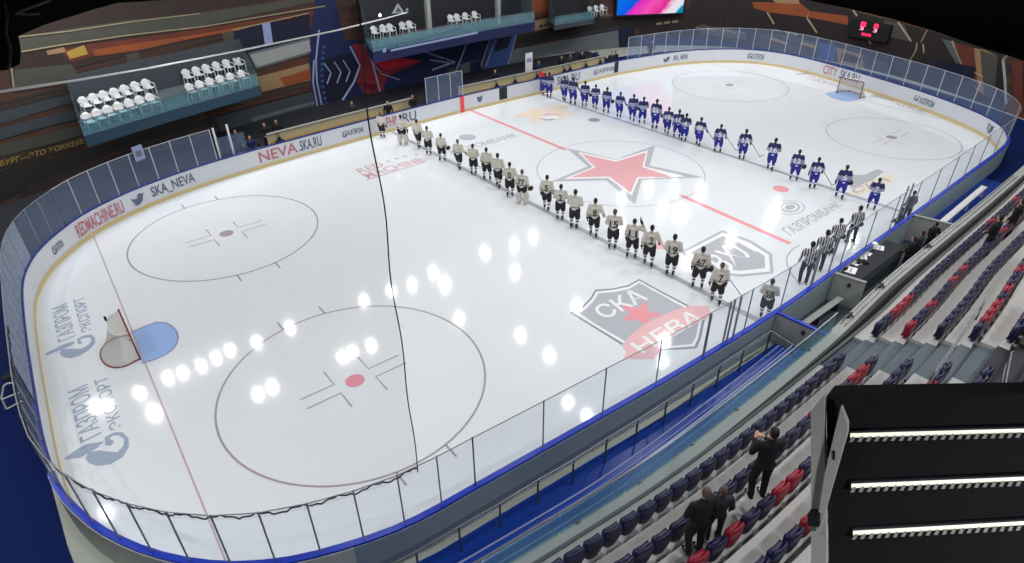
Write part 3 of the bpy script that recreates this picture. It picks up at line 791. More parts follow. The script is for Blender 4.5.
def wall_hit(x, y, off=0.03):
    """where the pixel ray meets the hall wall, lifted off it by off"""
    d = ray(x, y); best = None
    for a, b in zip(WC.q, WC.q[1:]):
        e = b - a; nn = Vector((-e.y, e.x)).normalized(); a_ = a - nn * off; 
        den = d.x * nn.x + d.y * nn.y
        if abs(den) < 1e-6: continue
        t = ((a_.x - CAM_P.x) * nn.x + (a_.y - CAM_P.y) * nn.y) / den
        if t <= 0: continue
        P = CAM_P + d * t; f = ((P.x - a_.x) * e.x + (P.y - a_.y) * e.y) / e.dot(e)
        if -0.02 <= f <= 1.02 and (best is None or t < best[0]): best = (t, P)
    return best[1] if best else CAM_P + d * 60
def W(px, m, name='mural_shape', off=0.03, sub=3):
    return poly_mesh(px, lambda x, y: wall_hit(x, y, off), sub).build(name, M[m], WF)
def WL(px, w_, m, name='mural_line', off=0.07):
    """painted line on the wall, w_ in metres"""
    pts = []
    for (a, b), (c, d) in zip(px, px[1:]):
        k = max(1, int(math.hypot(c - a, d - b) / 12))
        pts += [wall_hit(a + (c - a) * i / k, b + (d - b) * i / k, off) for i in range(k)]
    pts.append(wall_hit(*px[-1], off))
    mb = MB()
    for a, b in zip(pts, pts[1:]):
        d = (b - a); nn = d.cross(CAM_P - a).normalized() * w_ / 2
        v = (a - nn, b - nn, b + nn, a + nn); mb.quad(*v)
    return mb.build(name, M[m], WF)

# --- left: streaked mural
W([(0, 60), (18, 54), (8, 36), (95, 26), (200, 12), (330, -8), (340, -22), (150, -22), (0, 10)], 'brown', off=0.02)
W([(18, 37), (60, 30), (130, 20), (200, 13), (330, -6), (330, -2), (200, 26), (60, 44), (8, 54)], 'olive', off=0.03)
W([(10, 56), (60, 47), (130, 37), (200, 28), (325, 8), (318, 17), (240, 28), (222, 32), (142, 51), (128, 55), (60, 72), (10, 84)], 'brown', off=0.03)
W([(60, 50), (90, 44), (130, 39), (200, 29), (325, 9), (318, 17), (262, 24), (200, 37), (140, 50), (95, 56), (70, 62)], 'rust', off=0.04)
W([(92, 50), (130, 44), (200, 34), (262, 23), (240, 30), (185, 40), (140, 50), (96, 56)], 'orange', off=0.05)
W([(66, 52), (84, 45), (88, 54), (70, 59)], 'gold', off=0.06); W([(46, 51), (64, 47), (66, 52), (48, 55)], 'tan', off=0.06)
WL([(8, 54), (60, 45), (130, 35), (200, 27), (325, 6)], 0.07, 'khaki'); WL([(18, 37), (70, 31), (130, 22), (200, 13.5)], 0.06, 'khaki')
WL([(10, 55), (14, 90)], 0.08, 'khaki')
W([(14, 70), (72, 64), (78, 74), (60, 85), (14, 92)], 'olive', off=0.04)
W([(0, 112), (78, 92), (83, 100), (60, 106), (0, 124)], 'greydark', off=0.03)
W([(0, 144), (40, 136), (84, 124), (86, 134), (50, 144), (0, 157)], 'olive', off=0.04)
W([(0, 128), (40, 118), (80, 108), (82, 118), (40, 128), (0, 140)], 'greydark', off=0.035)
W([(0, 160), (84, 137), (86, 146), (0, 170)], 'brown', off=0.04)
def wall_text(s, px, m, off=0.08): return text_map(s, lambda u, v: wall_hit(*[(px[0][i] * (1 - u) + px[1][i] * u) * (1 - v) + (px[3][i] * (1 - u) + px[2][i] * u) * v for i in (0, 1)], off), M[m], 'wall_lettering', WF)
wall_text('ПЕТЕРБУРГ—ЭТО ХОККЕЙ!', [(-26, 174), (84, 143.5), (84, 137), (-26, 166)], 'gold')
W([(0, 172), (90, 148), (170, 128), (310, 90), (312, 96), (220, 121), (150, 140), (60, 172), (0, 200)], 'brown2', off=0.03)
W([(20, 196), (30, 184), (60, 182), (66, 190), (46, 200), (24, 208)], 'brown', off=0.06)
# --- between balcony and the blue mural
W([(248, 53), (310, 37.5), (312, 53), (256, 69)], 'greywall', off=0.05); W([(250, 55), (309, 40), (311, 51), (257, 67)], 'ledge', off=0.06)
W([(233, 30), (309, 13), (311, 37), (248, 53), (236, 56)], 'navy2', off=0.04); WL([(233, 30), (309, 13)], 0.07, 'khaki')
W([(262, 24), (270, 22), (273, 43), (265, 45)], 'ltblue', off=0.07)
W([(257, 77), (310, 63), (311, 80), (262, 92)], 'tan', off=0.04); W([(280, 78), (310, 69), (311, 79), (285, 86)], 'orange', off=0.06)
W([(222, 33), (233, 31), (236, 52), (226, 54)], 'olive', off=0.05)
W([(126, 55), (139, 52), (141, 68), (129, 72)], 'olive', off=0.05)
# --- grey cladding behind the benches
W([(214, 118), (262, 105), (314, 91), (318, 113), (262, 130), (226, 140)], 'greydark', off=0.05)
W([(250, 118), (314, 101), (315, 104), (252, 122)], 'greywall', off=0.07)
W([(440, 70), (520, 48), (619, 30), (620, 56), (520, 76), (445, 94)], 'greywall', off=0.05)
WL([(520, 45), (560, 38), (619, 28)], 0.22, 'dark2')
WL([(525, 62), (560, 55), (575, 52)], 0.5, 'ledge')
# --- blue club mural with the red star
W([(332, -12), (316, 0), (311, 30), (309, 60), (311, 88), (317, 112), (323, 128), (400, 106), (438, 94), (500, 78), (514, 44), (526, 8), (480, 20), (440, 28), (400, 40), (345, 40)], 'navy', off=0.05)
W([(322, 60), (352, 52), (362, 70), (350, 90), (330, 108), (322, 92)], 'navy2', off=0.06)
W([(352, 44), (366, 44), (374, 62), (422, 61), (388, 76), (385, 84), (372, 92), (356, 82), (360, 64)], 'redpaint', off=0.08)
W([(374, 62), (400, 58), (422, 61), (386, 70)], 'redbright', off=0.085)
W([(358, 82), (384, 86), (382, 105), (366, 98)], 'redpaint', off=0.08)
WL([(365, 44), (372, 62), (378, 84), (383, 103)], 0.16, 'ltblue', off=0.1); WL([(350, 46), (360, 66), (354, 82), (340, 104)], 0.14, 'ltblue', off=0.1)
WL([(372, 62), (382, 74), (400, 80)], 0.08, 'ltblue', off=0.1)
for dx in (0, 10, 19): WL([(324 + dx, 63 - dx * .15), (331 + dx, 73 - dx * .1), (327 + dx, 84 - dx * .1)], 0.09, 'ltblue', off=0.1)
WL([(319, 30), (316, 60), (317, 82), (321, 102), (328, 124)], 0.12, 'ltblue', off=0.1); WL([(314, 60), (313, 82), (317, 104), (322, 122)], 0.12, 'ltblue', off=0.1)
for i in range(14):
    t = i / 13; W([(322 - 3 * math.sin(t * 3.1) + 8 * t * t, 46 + 74 * t), (325 - 3 * math.sin(t * 3.1) + 8 * t * t, 45 + 74 * t), (325.5 - 3 * math.sin(t * 3.1) + 8 * t * t, 48 + 74 * t), (322.5 - 3 * math.sin(t * 3.1) + 8 * t * t, 49 + 74 * t)], 'bluepaint', off=0.09, sub=0)
W([(495, 22), (522, 15), (512, 50), (500, 80), (480, 82)], 'bluepaint', off=0.06)
for a, b in ((497, 481), (503, 486), (521, 508)): WL([(a, 18), (b, 66)], 0.11, 'ltblue', off=0.09)
W([(504, 24), (518, 20), (508, 48), (494, 52)], 'navy2', off=0.08)
for a in ((425, 52, 455, 62), (430, 60, 450, 63)): WL([(a[0], a[1]), (a[2], a[3]), (432, 70)], 0.12, 'ltblue', off=0.1)
WL([(467, 43), (458, 66), (449, 88)], 0.14, 'ltblue', off=0.12)
for i in range(5): W([(444 + i * 5, 55 - i), (447 + i * 5, 54 - i), (446 + i * 5, 61 - i), (443 + i * 5, 61 - i)], 'navy2', off=0.1, sub=0)
# --- tan and orange panels and the dark stretch below the screen
W([(514, -10), (580, -20), (600, -20), (600, 24), (520, 44), (512, 42)], 'brown', off=0.04)
W([(531, -6), (575, -14), (575, 5), (532, 13)], 'orange', off=0.06); WL([(560, 4), (552, -8)], 0.08, 'tan', off=0.09); WL([(574, 3), (566, -10)], 0.08, 'tan', off=0.09)
W([(524, 14), (574, 6), (575, 10), (522, 20)], 'rust', off=0.06)
W([(522, 24), (574, 11), (576, 22), (540, 30), (521, 34)], 'tan', off=0.06)
for i in range(7): W([(539 + i * 4.8, 27.5 - i * .95), (542.5 + i * 4.8, 26.6 - i * .95), (543 + i * 4.8, 24 - i * .95), (540 + i * 4.8, 25 - i * .95)], 'brown2', off=0.09, sub=0)
W([(521, 36), (576, 24), (600, 18), (617, 18), (690, 9), (700, 20), (660, 27), (619, 28), (560, 37), (520, 44)], 'brown2', off=0.05)
W([(618, 29), (634, 27), (636, 58), (620, 60)], 'navy2', off=0.06)
# --- right-hand curved mural
W([(690, -10), (740, -10), (800, -2), (850, 10), (905, 24), (960, 40), (1000, 52), (1010, 140), (960, 110), (880, 70), (800, 50), (740, 40), (690, 38), (640, 36), (640, 28), (690, 22)], 'brown2', off=0.03)
W([(752, 2), (800, 3), (810, 11), (848, 16), (848, 25), (812, 18), (768, 12), (754, 8)], 'orange', off=0.06); W([(770, -2), (798, -1), (800, 4), (776, 3)], 'tan', off=0.07)
W([(755, 33), (787, 35), (817, 43), (817, 56), (790, 53), (756, 46)], 'olive', off=0.06)
for i in range(4): WL([(756 + i * 15, 36 + i * 2.2), (772 + i * 15, 42 + i * 2)], 0.25, 'tan' if i % 2 else 'brown', off=0.09)
W([(700, 24), (745, 32), (747, 40), (700, 34)], 'olive', off=0.06)
for i in range(5): WL([(696 + i * 10, 27 + i), (706 + i * 10, 30 + i)], 0.18, 'tan' if i % 2 else 'greywall', off=0.09)
W([(640, 38), (700, 38), (760, 46), (817, 58), (880, 78), (960, 108), (1000, 132), (1000, 150), (900, 110), (800, 76), (700, 58), (640, 60)], 'navy', off=0.05)
W([(836, 47), (866, 56), (864, 68), (838, 62)], 'tan', off=0.07); W([(842, 52), (862, 58), (858, 64), (840, 60)], 'brown', off=0.09); W([(862, 55), (888, 63), (887, 76), (864, 68)], 'greydark', off=0.08)
W([(820, 40), (836, 41.5), (834, 66), (818, 60)], 'bluepaint', 'service_door', 0.1); W([(819, 39), (837, 41), (837, 45), (819, 43)], 'navy2', off=0.12)
for a, b in ((774, 29), (785, 31.5), (792, 33)): W([(a, b), (a + 6, b + 1.2), (a + 6, b + 3), (a, b + 1.6)], 'khaki', 'wall_lettering', 0.08, 0)
for i in range(3): W([(656 + i * 8, 23 - i), (662 + i * 8, 22 - i), (662 + i * 8, 24.5 - i), (656 + i * 8, 25 - i)], 'khaki', 'wall_lettering', 0.1, 0)
WL([(767, 12), (774, 24)], 0.14, 'khaki'); WL([(809, 13), (807, 18), (817, 33)], 0.14, 'khaki'); WL([(853, 10), (857, 16)], 0.14, 'khaki'); WL([(867, 38), (871, 44)], 0.12, 'khaki')
W([(884, 20), (904, 24), (912, 42), (886, 36)], 'olive', off=0.05)
W([(962, 46), (985, 50), (998, 56), (994, 100), (976, 90), (966, 70)], 'tan', off=0.05); W([(980, 50), (998, 56), (994, 100), (984, 94)], 'olive', off=0.06)
W([(954, 42), (974, 48), (978, 88), (968, 84)], 'rust', off=0.06)
W([(942, 39), (952, 41), (963, 64), (956, 63)], 'ledge_dark', off=0.08); WL([(952, 41), (962, 64)], 0.12, 'khaki')
WL([(898, 22), (911, 41)], 0.12, 'khaki'); WL([(927, 30), (921, 42)], 0.12, 'khaki'); WL([(917, 43), (916, 50), (908, 64)], 0.12, 'khaki'); WL([(923, 44), (924, 53)], 0.1, 'khaki')
WL([(1007, 55), (1003, 60), (1005, 80), (1006, 104)], 0.16, 'ledge'); WL([(974, 72), (983, 77)], 0.1, 'khaki')
W([(935, 60), (975, 67), (973, 84), (936, 72)], 'navy2', 'awning', 0.14)
W([(1012, 60), (1022, 62), (1024, 120), (1014, 118)], 'rust', off=0.05)

# ================================================================== BALCONIES WITH WHITE ARMCHAIRS
def armchair_template():
    r = empty('armchair'); tag(r, 'white plastic armchair', 'chair')
    mb = MB()
    n = 9; rows = []
    for j in range(6):                       # shell: seat pan curving up into a rounded backrest
        t = j / 5; row = []
        for i in range(n):
            u = -1 + 2 * i / (n - 1)
            if t < 0.45: y = 0.24 - 0.44 * t / 0.45; z = 0.44 - 0.03 * (1 - u * u); wd = 0.25
            else:
                s = (t - 0.45) / 0.55; y = -0.2 - 0.1 * s + 0.06 * u * u; z = 0.44 + 0.46 * s - (0.12 * u ** 4 if s > 0.7 else 0); wd = 0.25 - 0.05 * s * s
            row.append((u * wd, y, z))
        rows.append(row)
    for th in (0, 1):
        for row in rows: mb.v += [(x, y - 0.025 * th, z - 0.015 * th) for x, y, z in row]
    N = 6 * n
    for j in range(5):
        for i in range(n - 1):
            a = j * n + i; mb.f.append((a, a + 1, a + n + 1, a + n)); mb.f.append((N + a + n, N + a + n + 1, N + a + 1, N + a))
    per = [i for i in range(n)] + [j * n + n - 1 for j in range(1, 6)] + [5 * n + i for i in range(n - 2, -1, -1)] + [j * n for j in range(4, 0, -1)]
    for a, b in zip(per, per[1:] + per[:1]): mb.f.append((b, a, N + a, N + b))
    mb.build('seat_shell', M['seat_white'], r, True)
    for s in (-1, 1):
        mb = MB(); mb.path([(s * .27, .22, 0), (s * .27, .2, .64), (s * .27, -.16, .66), (s * .24, -.26, .8)], 0.028, 6); mb.build('arm', M['seat_white'], r)
        mb = MB(); mb.bar((s * .25, -.2, 0), (s * .23, -.22, .46), 0.024, 6); mb.build('leg', M['seat_white'], r)
    return r
chair0 = armchair_template(); chair_used = [False]
ORD = ['first', 'second', 'third', 'fourth', 'fifth', 'sixth', 'seventh', 'eighth', 'ninth', 'tenth', 'eleventh', 'twelfth', 'thirteenth', 'fourteenth', 'fifteenth',
       'sixteenth', 'seventeenth', 'eighteenth', 'nineteenth', 'twentieth'] 
ORD += ['twenty-' + o for o in ORD[:9]] + ['thirtieth'] + ['thirty-' + o for o in ORD[:9]] + ['fortieth'] + ['forty-' + o for o in ORD[:9]] + ['fiftieth'] + ['fifty-' + o for o in ORD[:9]]
def put_chair(x, y, z, rz, label, group):
    o = chair0 if not chair_used[0] else dup(chair0)
    chair_used[0] = True
    o.location = (x, y, z); o.rotation_euler = (0, 0, rz); tag(o, label, 'chair', group)
    return o
def balcony(name, label, F, depth, z0, z1, gtop, cuts, front='tealdark', rise=0.4, back_m='greydark', backtop=2.3, dirn=(0.1, 1)):
    """slab that sticks out of the wall along plan points F; a step for a back row; glass parapet in panes"""
    c = Curve([Vector(p) for p in F]); at0 = c.at; c.at = lambda t, off=0.0: at0(t) + Vector(dirn) * off
    r = empty(name, (F[0][0], F[0][1], z0)); tag(r, label, 'balcony')
    def pr(mb, nm, m):
        o = mb.build(nm, m); o.parent = r; o.matrix_parent_inverse = Matrix.Translation(-r.location); return o
    pr(sweep(c, 0, c.L, 0, depth, z0, z1, step=2), 'slab', M[front])
    pr(sweep(c, 0.05, c.L - 0.05, depth * 0.48, depth, z1, z1 + rise, step=2), 'raised_step', M['aisle'])
    pr(sweep(c, 0, c.L, depth, depth + 0.1, z0, z1 + backtop, step=2), 'back_panel', M[back_m])
    n = cuts
    for i in range(n):
        a, b = c.L * i / n, c.L * (i + 1) / n
        pr(sweep(c, a + .02, b - .02, 0.02, 0.035, z1, z1 + gtop, step=3), 'glass_pane', M['glass_teal'])
    pr(sweep(c, 0, c.L, 0.0, 0.05, z1 + gtop, z1 + gtop + 0.04, step=2), 'hand_rail', M['steel'])
    for t in (0.02, c.L - 0.02):
        p, q = c.at(t, 0.02), c.at(t, depth); mb = MB(); mb.quad((p.x, p.y, z1), (q.x, q.y, z1), (q.x, q.y, z1 + backtop), (p.x, p.y, z1 + gtop)); pr(mb, 'side_pane', M['glass_teal'])
    return r, c
balcony('spectator_balcony', 'teal glass balcony with two rows of white armchairs on the left far wall', [(-23.95, 15.6), (-19.6, 17.2), (-13.5, 19.1)], 3.3, 2.75, 3.35, 0.75, 7, 'tealdark')
balcony('spectator_balcony', 'long glass balcony above the blue star mural', [(-5.2, 19.3), (2, 20.0), (10.4, 20.2)], 2.8, 3.4, 4.15, 0.8, 8, 'navy', rise=0.3, back_m='dark2', backtop=3.6, dirn=(0.3, 1))
balcony('spectator_balcony', 'small dark balcony box left of the big screen', [(13.6, 21.3), (18.4, 21.2)], 1.9, 2.9, 3.3, 0.7, 3, 'greydark', rise=0.05, back_m='dark2', backtop=3.0, dirn=(0.5, 1))
A1 = [(85.8, 103.3), (96, 100), (106.2, 97.2), (116.8, 94.4), (127, 91.2), (137.3, 87.6), (147.6, 84.6)]
B1 = [(89.3, 119.3), (99.8, 115.5), (110.4, 112), (121, 108.6), (131.6, 105.2), (142, 102), (152.7, 99.7)]
A2 = [(186.4, 73.7), (196.5, 71.2), (206.5, 68.8), (217, 66.5), (227, 64), (238, 61.4)]
B2 = [(191.8, 89.3), (202, 86.5), (212, 83.6), (222.5, 81), (232.6, 78.5), (243.6, 75.7)]
for row, z, rn in ((A1, 4.32, "far balcony's back left block"), (B1, 3.92, "far balcony's front left block"), (A2, 4.32, "far balcony's back right block"), (B2, 3.92, "far balcony's front right block")):
    for i, (x, y) in enumerate(row):
        P = on_z(x, y, z); by = 15.6 + (P.x + 24) * 0.345 + 3.3; put_chair(P.x, min(P.y, by - 0.5), z - 0.57, math.radians(200), 'white armchair, %s from left in %s' % (ORD[i], rn), 'white armchairs on the left balcony')
for i, (x, y) in enumerate([(371.8, 29), (381, 27.7), (388.8, 27), (399, 24.4), (406.6, 23.5), (444.5, 16.6), (452.3, 16), (460, 14.6), (467, 12.7)]):
    P = on_z(x, y, 5.1); put_chair(P.x, min(P.y, 21.6), 4.47, math.radians(185), 'white armchair behind the glass above the star mural, %s from the left' % ORD[i], 'white armchairs above the star mural')
for i, (x, y) in enumerate([(586, 9), (592, 8), (598, 7)]):
    P = on_z(x, y, 3.95); put_chair(P.x, min(P.y, 21.9), 3.35, math.radians(180), 'white armchair in the small box by the big screen, %s from the left' % ORD[i], 'white armchairs beside the screen')

# ================================================================== SCREEN AND SCOREBOARD
tag(sweep(RC, RC.near(-27.5, 8.5), RC.near(18, 14.4), 1.95, 9.0, -0.03, 0.004, step=1.0).build('dark_floor', M['dark2']), kind='structure')
def panel_from_px(px, off, depth):
    P = [wall_hit(x, y, off) for x, y in px]; return P
def fit_board(name, label, cat, px, off):
    """upright rectangular board in front of the wall; px = bottom-left, bottom-right, top-right"""
    a = wall_hit(*px[0], off); b = wall_hit(*px[1], off)
    zt = wall_hit(*px[2], off).z
    r = empty(name, (a.x, a.y, (a.z + b.z) / 2)); tag(r, label, cat)
    L_ = math.hypot(b.x - a.x, b.y - a.y); r.rotation_euler = (0, 0, math.atan2(b.y - a.y, b.x - a.x))
    return r, L_, zt - (a.z + b.z) / 2
def mat_screen():
    m = bpy.data.materials.new('screen picture'); m.use_nodes = True; nt = m.node_tree; nt.nodes.clear()
    o = nt.nodes.new('ShaderNodeOutputMaterial'); e = nt.nodes.new('ShaderNodeEmission'); e.inputs[1].default_value = 0.9
    tc = nt.nodes.new('ShaderNodeTexCoord'); sp = nt.nodes.new('ShaderNodeSeparateXYZ'); nz = nt.nodes.new('ShaderNodeTexNoise'); nz.inputs['Scale'].default_value = 0.9
    a = nt.nodes.new('ShaderNodeMath'); a.operation = 'MULTIPLY_ADD'; a.inputs[1].default_value = -0.9
    b = nt.nodes.new('ShaderNodeMath'); b.operation = 'MULTIPLY_ADD'; b.inputs[1].default_value = 1.6
    c = nt.nodes.new('ShaderNodeMath'); c.operation = 'MULTIPLY'; c.inputs[1].default_value = 0.125
    r = nt.nodes.new('ShaderNodeValToRGB'); r.color_ramp.interpolation = 'LINEAR'
    el = r.color_ramp.elements; el[0].position = 0; el[0].color = S(10, 120, 240); el[1].position = 1; el[1].color = S(0, 150, 190)
    for p, cc in ((0.2, S(20, 90, 235)), (0.27, S(240, 40, 200)), (0.45, S(255, 90, 190)), (0.62, S(230, 40, 150)), (0.7, S(250, 230, 245)), (0.8, S(230, 240, 250)), (0.84, S(0, 150, 190))):
        q = el.new(p); q.color = cc
    nt.links.new(tc.outputs['Object'], sp.inputs[0]); nt.links.new(tc.outputs['Object'], nz.inputs['Vector'])
    nt.links.new(nz.outputs['Fac'], b.inputs[0]); nt.links.new(sp.outputs['X'], b.inputs[2])
    nt.links.new(sp.outputs['Z'], a.inputs[0]); nt.links.new(b.outputs[0], a.inputs[2]); nt.links.new(a.outputs[0], c.inputs[0])
    nt.links.new(c.outputs[0], r.inputs[0]); nt.links.new(r.outputs[0], e.inputs[0]); nt.links.new(e.outputs[0], o.inputs[0])
    return m
r, L_, H_ = fit_board('led_screen', 'large lit video screen with blue and magenta picture on the far wall', 'screen', [(616.5, 18), (683, 10), (690, -24)], 0.5)
mb = MB(); mb.box(-0.15, L_ + 0.15, 0.02, 0.4, -0.15, 4.6); mb.build('cabinet', M['dark'], r)
mb = MB(); mb.quad((0, 0, 0), (L_, 0, 0), (L_, 0, 4.5), (0, 0, 4.5)); mb.build('display', mat_screen(), r)
r, L_, H_ = fit_board('scoreboard', 'dark scoreboard with red glowing digits on the right mural wall', 'scoreboard', [(846.5, 35.5), (886, 43.5), (887, 25)], 0.35)
mb = MB(); mb.box(0, L_, 0.02, 0.3, 0, H_); mb.build('cabinet', M['dark'], r)
M['digit'] = mat('lit red digits', S(255, 40, 90), emit=(1, 0.03, 0.12, 1), estr=1.3); M['digit2'] = mat('lit pink digits', S(255, 160, 190), emit=(1, 0.3, 0.42, 1), estr=1.2)
def bt(s, x0, x1, z0, z1, m):
    text_map(s, lambda u, v: (L_ * (x0 + (x1 - x0) * u), -0.01, H_ * (z0 + (z1 - z0) * v)), M[m], 'digits', r)
bt('8', 0.27, 0.42, 0.68, 0.98, 'digit'); bt('3', 0.28, 0.38, 0.48, 0.68, 'digit2'); bt('8', 0.60, 0.72, 0.68, 0.98, 'digit'); bt('3', 0.62, 0.71, 0.48, 0.68, 'digit2'); bt('00:00', 0.36, 0.60, 0.18, 0.36, 'digit')

# ================================================================== FAR BENCH AREA
PX = {}
def far_parapet(x0, x1, label):
    ta, tb = RC.near(x0, 15), RC.near(x1, 15)
    r = empty('bench_barrier', (x0, 15, 0)); tag(r, label, 'barrier')
    wparent(sweep(RC, ta, tb, 1.75, 1.88, 0, 1.22).build('panel', M['cream']), r)
    wparent(sweep(RC, ta, tb, 1.70, 1.93, 1.22, 1.28).build('top_rail', M['ledge']), r)
    wparent(sweep(RC, ta, tb, 1.735, 1.75, 0.3, 0.75).build('yellow_band', M['yellow']), r)
    b = empty('players_bench', (x0, 15, 0)); tag(b, label.replace('barrier', 'wooden bench in front of barrier'), 'bench')
    wparent(sweep(RC, ta + .3, tb - .3, 1.15, 1.55, 0.42, 0.48).build('seat_plank', M['tan']), b)
    n = 6
    for i in range(n):
        q = RC.at(ta + .5 + (tb - ta - 1) * i / (n - 1), 1.35); mb = MB(); mb.box(q.x - .04, q.x + .04, q.y - .15, q.y + .15, 0, 0.42); wparent(mb.build('leg', M['post']), b)
far_parapet(-14.6, -3.9, 'cream barrier behind the left team bench')
far_parapet(0.2, 15.2, 'pale cream barrier behind the right team bench')
# low blue step block between the two benches
r = empty('timekeeper_platform', (-2.4, 15.4, 0)); tag(r, 'blue glazed platform between the two team benches', 'platform')
wparent(sweep(RC, RC.near(-3.7, 14.9), RC.near(-0.6, 15), 0.2, 1.9, 0, 0.5).build('deck', M['carpet']), r)
wparent(sweep(RC, RC.near(-3.7, 14.9), RC.near(-0.6, 15), 0.2, 0.3, 0.5, 1.2).build('front', M['navy']), r)
r = empty('scorer_booth', (-16.6, 14.6, 0)); tag(r, 'small white gate box at the left end of the far benches', 'booth')
wparent(sweep(RC, RC.near(-18.0, 13.7), RC.near(-16.4, 13.9), 0.25, 0.33, 0, 2.3).build('side_panel', M['glass_far']), r)
for x in (-18.0, -17.2):
    q = RC.at(RC.near(x, 13.7), 0.3); mb = MB(); mb.box(q.x - .05, q.x + .05, q.y, q.y + .1, 0, 2.9); wparent(mb.build('post', M['white']), r)
for x, wd in ((-16.4, 0.7), (-15.4, 0.9)):
    q = RC.at(RC.near(x, 14), 0.9); c = empty('equipment_case', (q.x, q.y, 0)); tag(c, 'white equipment case on the floor at the left bench, %s one' % ('left' if wd < 0.8 else 'right'), 'case')
    mb = MB(); mb.box(-wd / 2, wd / 2, -.25, .25, .05, .75); mb.build('body', M['white'], c)
    mb = MB(); mb.box(-wd / 2 - .01, wd / 2 + .01, -.26, .26, .75, .85); mb.build('lid', M['ledge'], c)
    mb = MB(); mb.path([(-.1, -.27, .6), (-.1, -.31, .6), (.1, -.31, .6), (.1, -.27, .6)], .012, 5); mb.build('handle', M['dark'], c)
# dark bags hung over the barriers
bag_px = [(257, 143), (283, 140), (495, 83.5), (506, 77), (530, 73), (538, 74), (555, 66.5), (567, 67), (578, 62), (593, 59)]
for i, (x, y) in enumerate(bag_px):
    P = on_z(x, y, 0.95); q = RC.at(RC.near(P.x, P.y), 1.55)
    b = empty('kit_bag', (q.x, q.y, 0.5)); tag(b, 'black kit bag hanging on the bench barrier, %s from the left' % ORD[i], 'bag', 'kit bags along the far barriers')
    mb = MB(); mb.capsule((-.12, 0, .18), (.12, 0, .18), .17, .17, sy=0.7); mb.capsule((0, 0, .1), (0, 0, .42), .16, .12, sy=0.7)
    mb.build('bag_body', M['dark'], b, True)
    mb = MB(); mb.path([(-.06, 0, .5), (-.05, .08, .62), (.0, .17, .72), (.05, .08, .62), (.06, 0, .5)], .015, 5); mb.build('strap', M['dark2'], b)

# ================================================================== NEAR SIDE: RAILING, BENCH STEPS, BOXES
NEAR = [(-26, -16.2), (-19.57, -16.8), (-14.97, -17.05), (-7.81, -16.96), (-4.66, -16.85), (-1.5, -16.62), (8.06, -16.16), (16, -15.6), (24.5, -14.9)]
NC = Curve(catmull(NEAR, 4))
LEDGE = [(-26, -15.95), (-19.35, -16.55), (-15.24, -16.72), (-7.88, -16.46), (-2.3, -16.0), (7.78, -15.56), (16, -15.1), (24.5, -14.4)]
LC = Curve(catmull(LEDGE, 4))
def nx(c, x): return c.near(x, -16.5)
tag(sweep(NC, 0, NC.L, -0.12, -0.03, -0.03, 1.64).build('trim_1', M['ledge_dark']), kind='structure')  # dark line between the ledge and the first tier
tag(sweep(LC, 0, LC.L, -0.36, 0.0, -0.03, 1.63).build('trim_2', M['ledge']), kind='structure')
tag(sweep(RC, RC.near(-7.1, -14.3), RC.near(-27.3, -10.5), 0.4, 2.25, -0.03, 0.02, step=1.0).build('rubber_floor', M['bluestep']), kind='structure')
# long blue bench steps
for k, (o0, o1, z, lab) in enumerate(((1.42, 1.0, 0.3, 'lower'), (0.96, 0.42, 0.6, 'upper'))):
    r = empty('bench_step', (-15, -15.6, 0)); tag(r, 'long shiny blue bench step behind the near railing, %s of two' % lab, 'bench step')
    ta, tb = nx(LC, -24), nx(LC, -7.4)
    wparent(sweep(LC, ta, tb, o1, o0, 0.02, z).build('body', M['bluestep']), r)
    wparent(sweep(LC, ta, tb, o0 - 0.05, o0, z, z + 0.012).build('nosing', M['ltblue']), r)
    wparent(sweep(LC, ta, tb, (o0 + o1) / 2 - 0.02, (o0 + o1) / 2 + 0.01, z, z + 0.01).build('nosing', M['ltblue']), r)
# railing
RL = empty('steel_railing', (-15, -14.8, 0)); tag(RL, 'steel railing with thin dark posts between near boards and blue steps', 'railing')
rp = [on_z(x, y, 1.0) for x, y in ((372, 575), (416, 551.6), (458.7, 527), (499.7, 503.5), (538, 480), (573.7, 459.8), (607, 438.5), (638, 419.7), (667, 400.8), (694, 383), (720.5, 365), (744, 349), (771, 331))]
mb = MB(); mb.path([tuple(p) for p in rp] + [tuple(on_z(794, 345.4, 1.0))], 0.028, 6); wparent(mb.build('hand_rail', M['steel']), RL)
mb = MB(); mb.path([(p.x, p.y - 0.01, 0.9) for p in rp], 0.016, 6); wparent(mb.build('mid_rail', M['steel']), RL)
for p in rp + [on_z(794, 345.4, 1.0)]:
    mb = MB(); mb.bar((p.x, p.y, 0), (p.x, p.y, 1.0), 0.03, 6); wparent(mb.build('post', M['greydark']), RL)
# glass parapet on the ledge
GP = empty('ledge_glass', (-15, -16.5, 1.6)); tag(GP, 'low glass parapet with thin top rail along the near seating ledge', 'glass parapet')
t0, t1 = nx(LC, -23.5), nx(LC, -7.2); n = 8
for i in range(n):
    a, b = t0 + (t1 - t0) * i / n, t0 + (t1 - t0) * (i + 1) / n
    wparent(sweep(LC, a + .02, b - .02, -0.06, -0.045, 1.6, 2.38).build('glass_pane', M['glass_teal']), GP)
    wparent(sweep(LC, a + .5, a + .6, -0.08, -0.03, 1.6, 1.7).build('clamp', M['steel']), GP)
wparent(sweep(LC, t0, t1, -0.075, -0.03, 2.38, 2.41).build('top_rail', M['steel']), GP)
GP2 = empty('ledge_rail', (0, -16, 1.6)); tag(GP2, 'double steel rail running along the ledge beside the scorer table', 'rail')
for z, o in ((1.66, -0.05), (1.66, -0.2)):
    wparent(sweep(LC, nx(LC, -6.6), nx(LC, 12), o - 0.03, o, z - 0.04, z).build('rail', M['steel']), GP2)
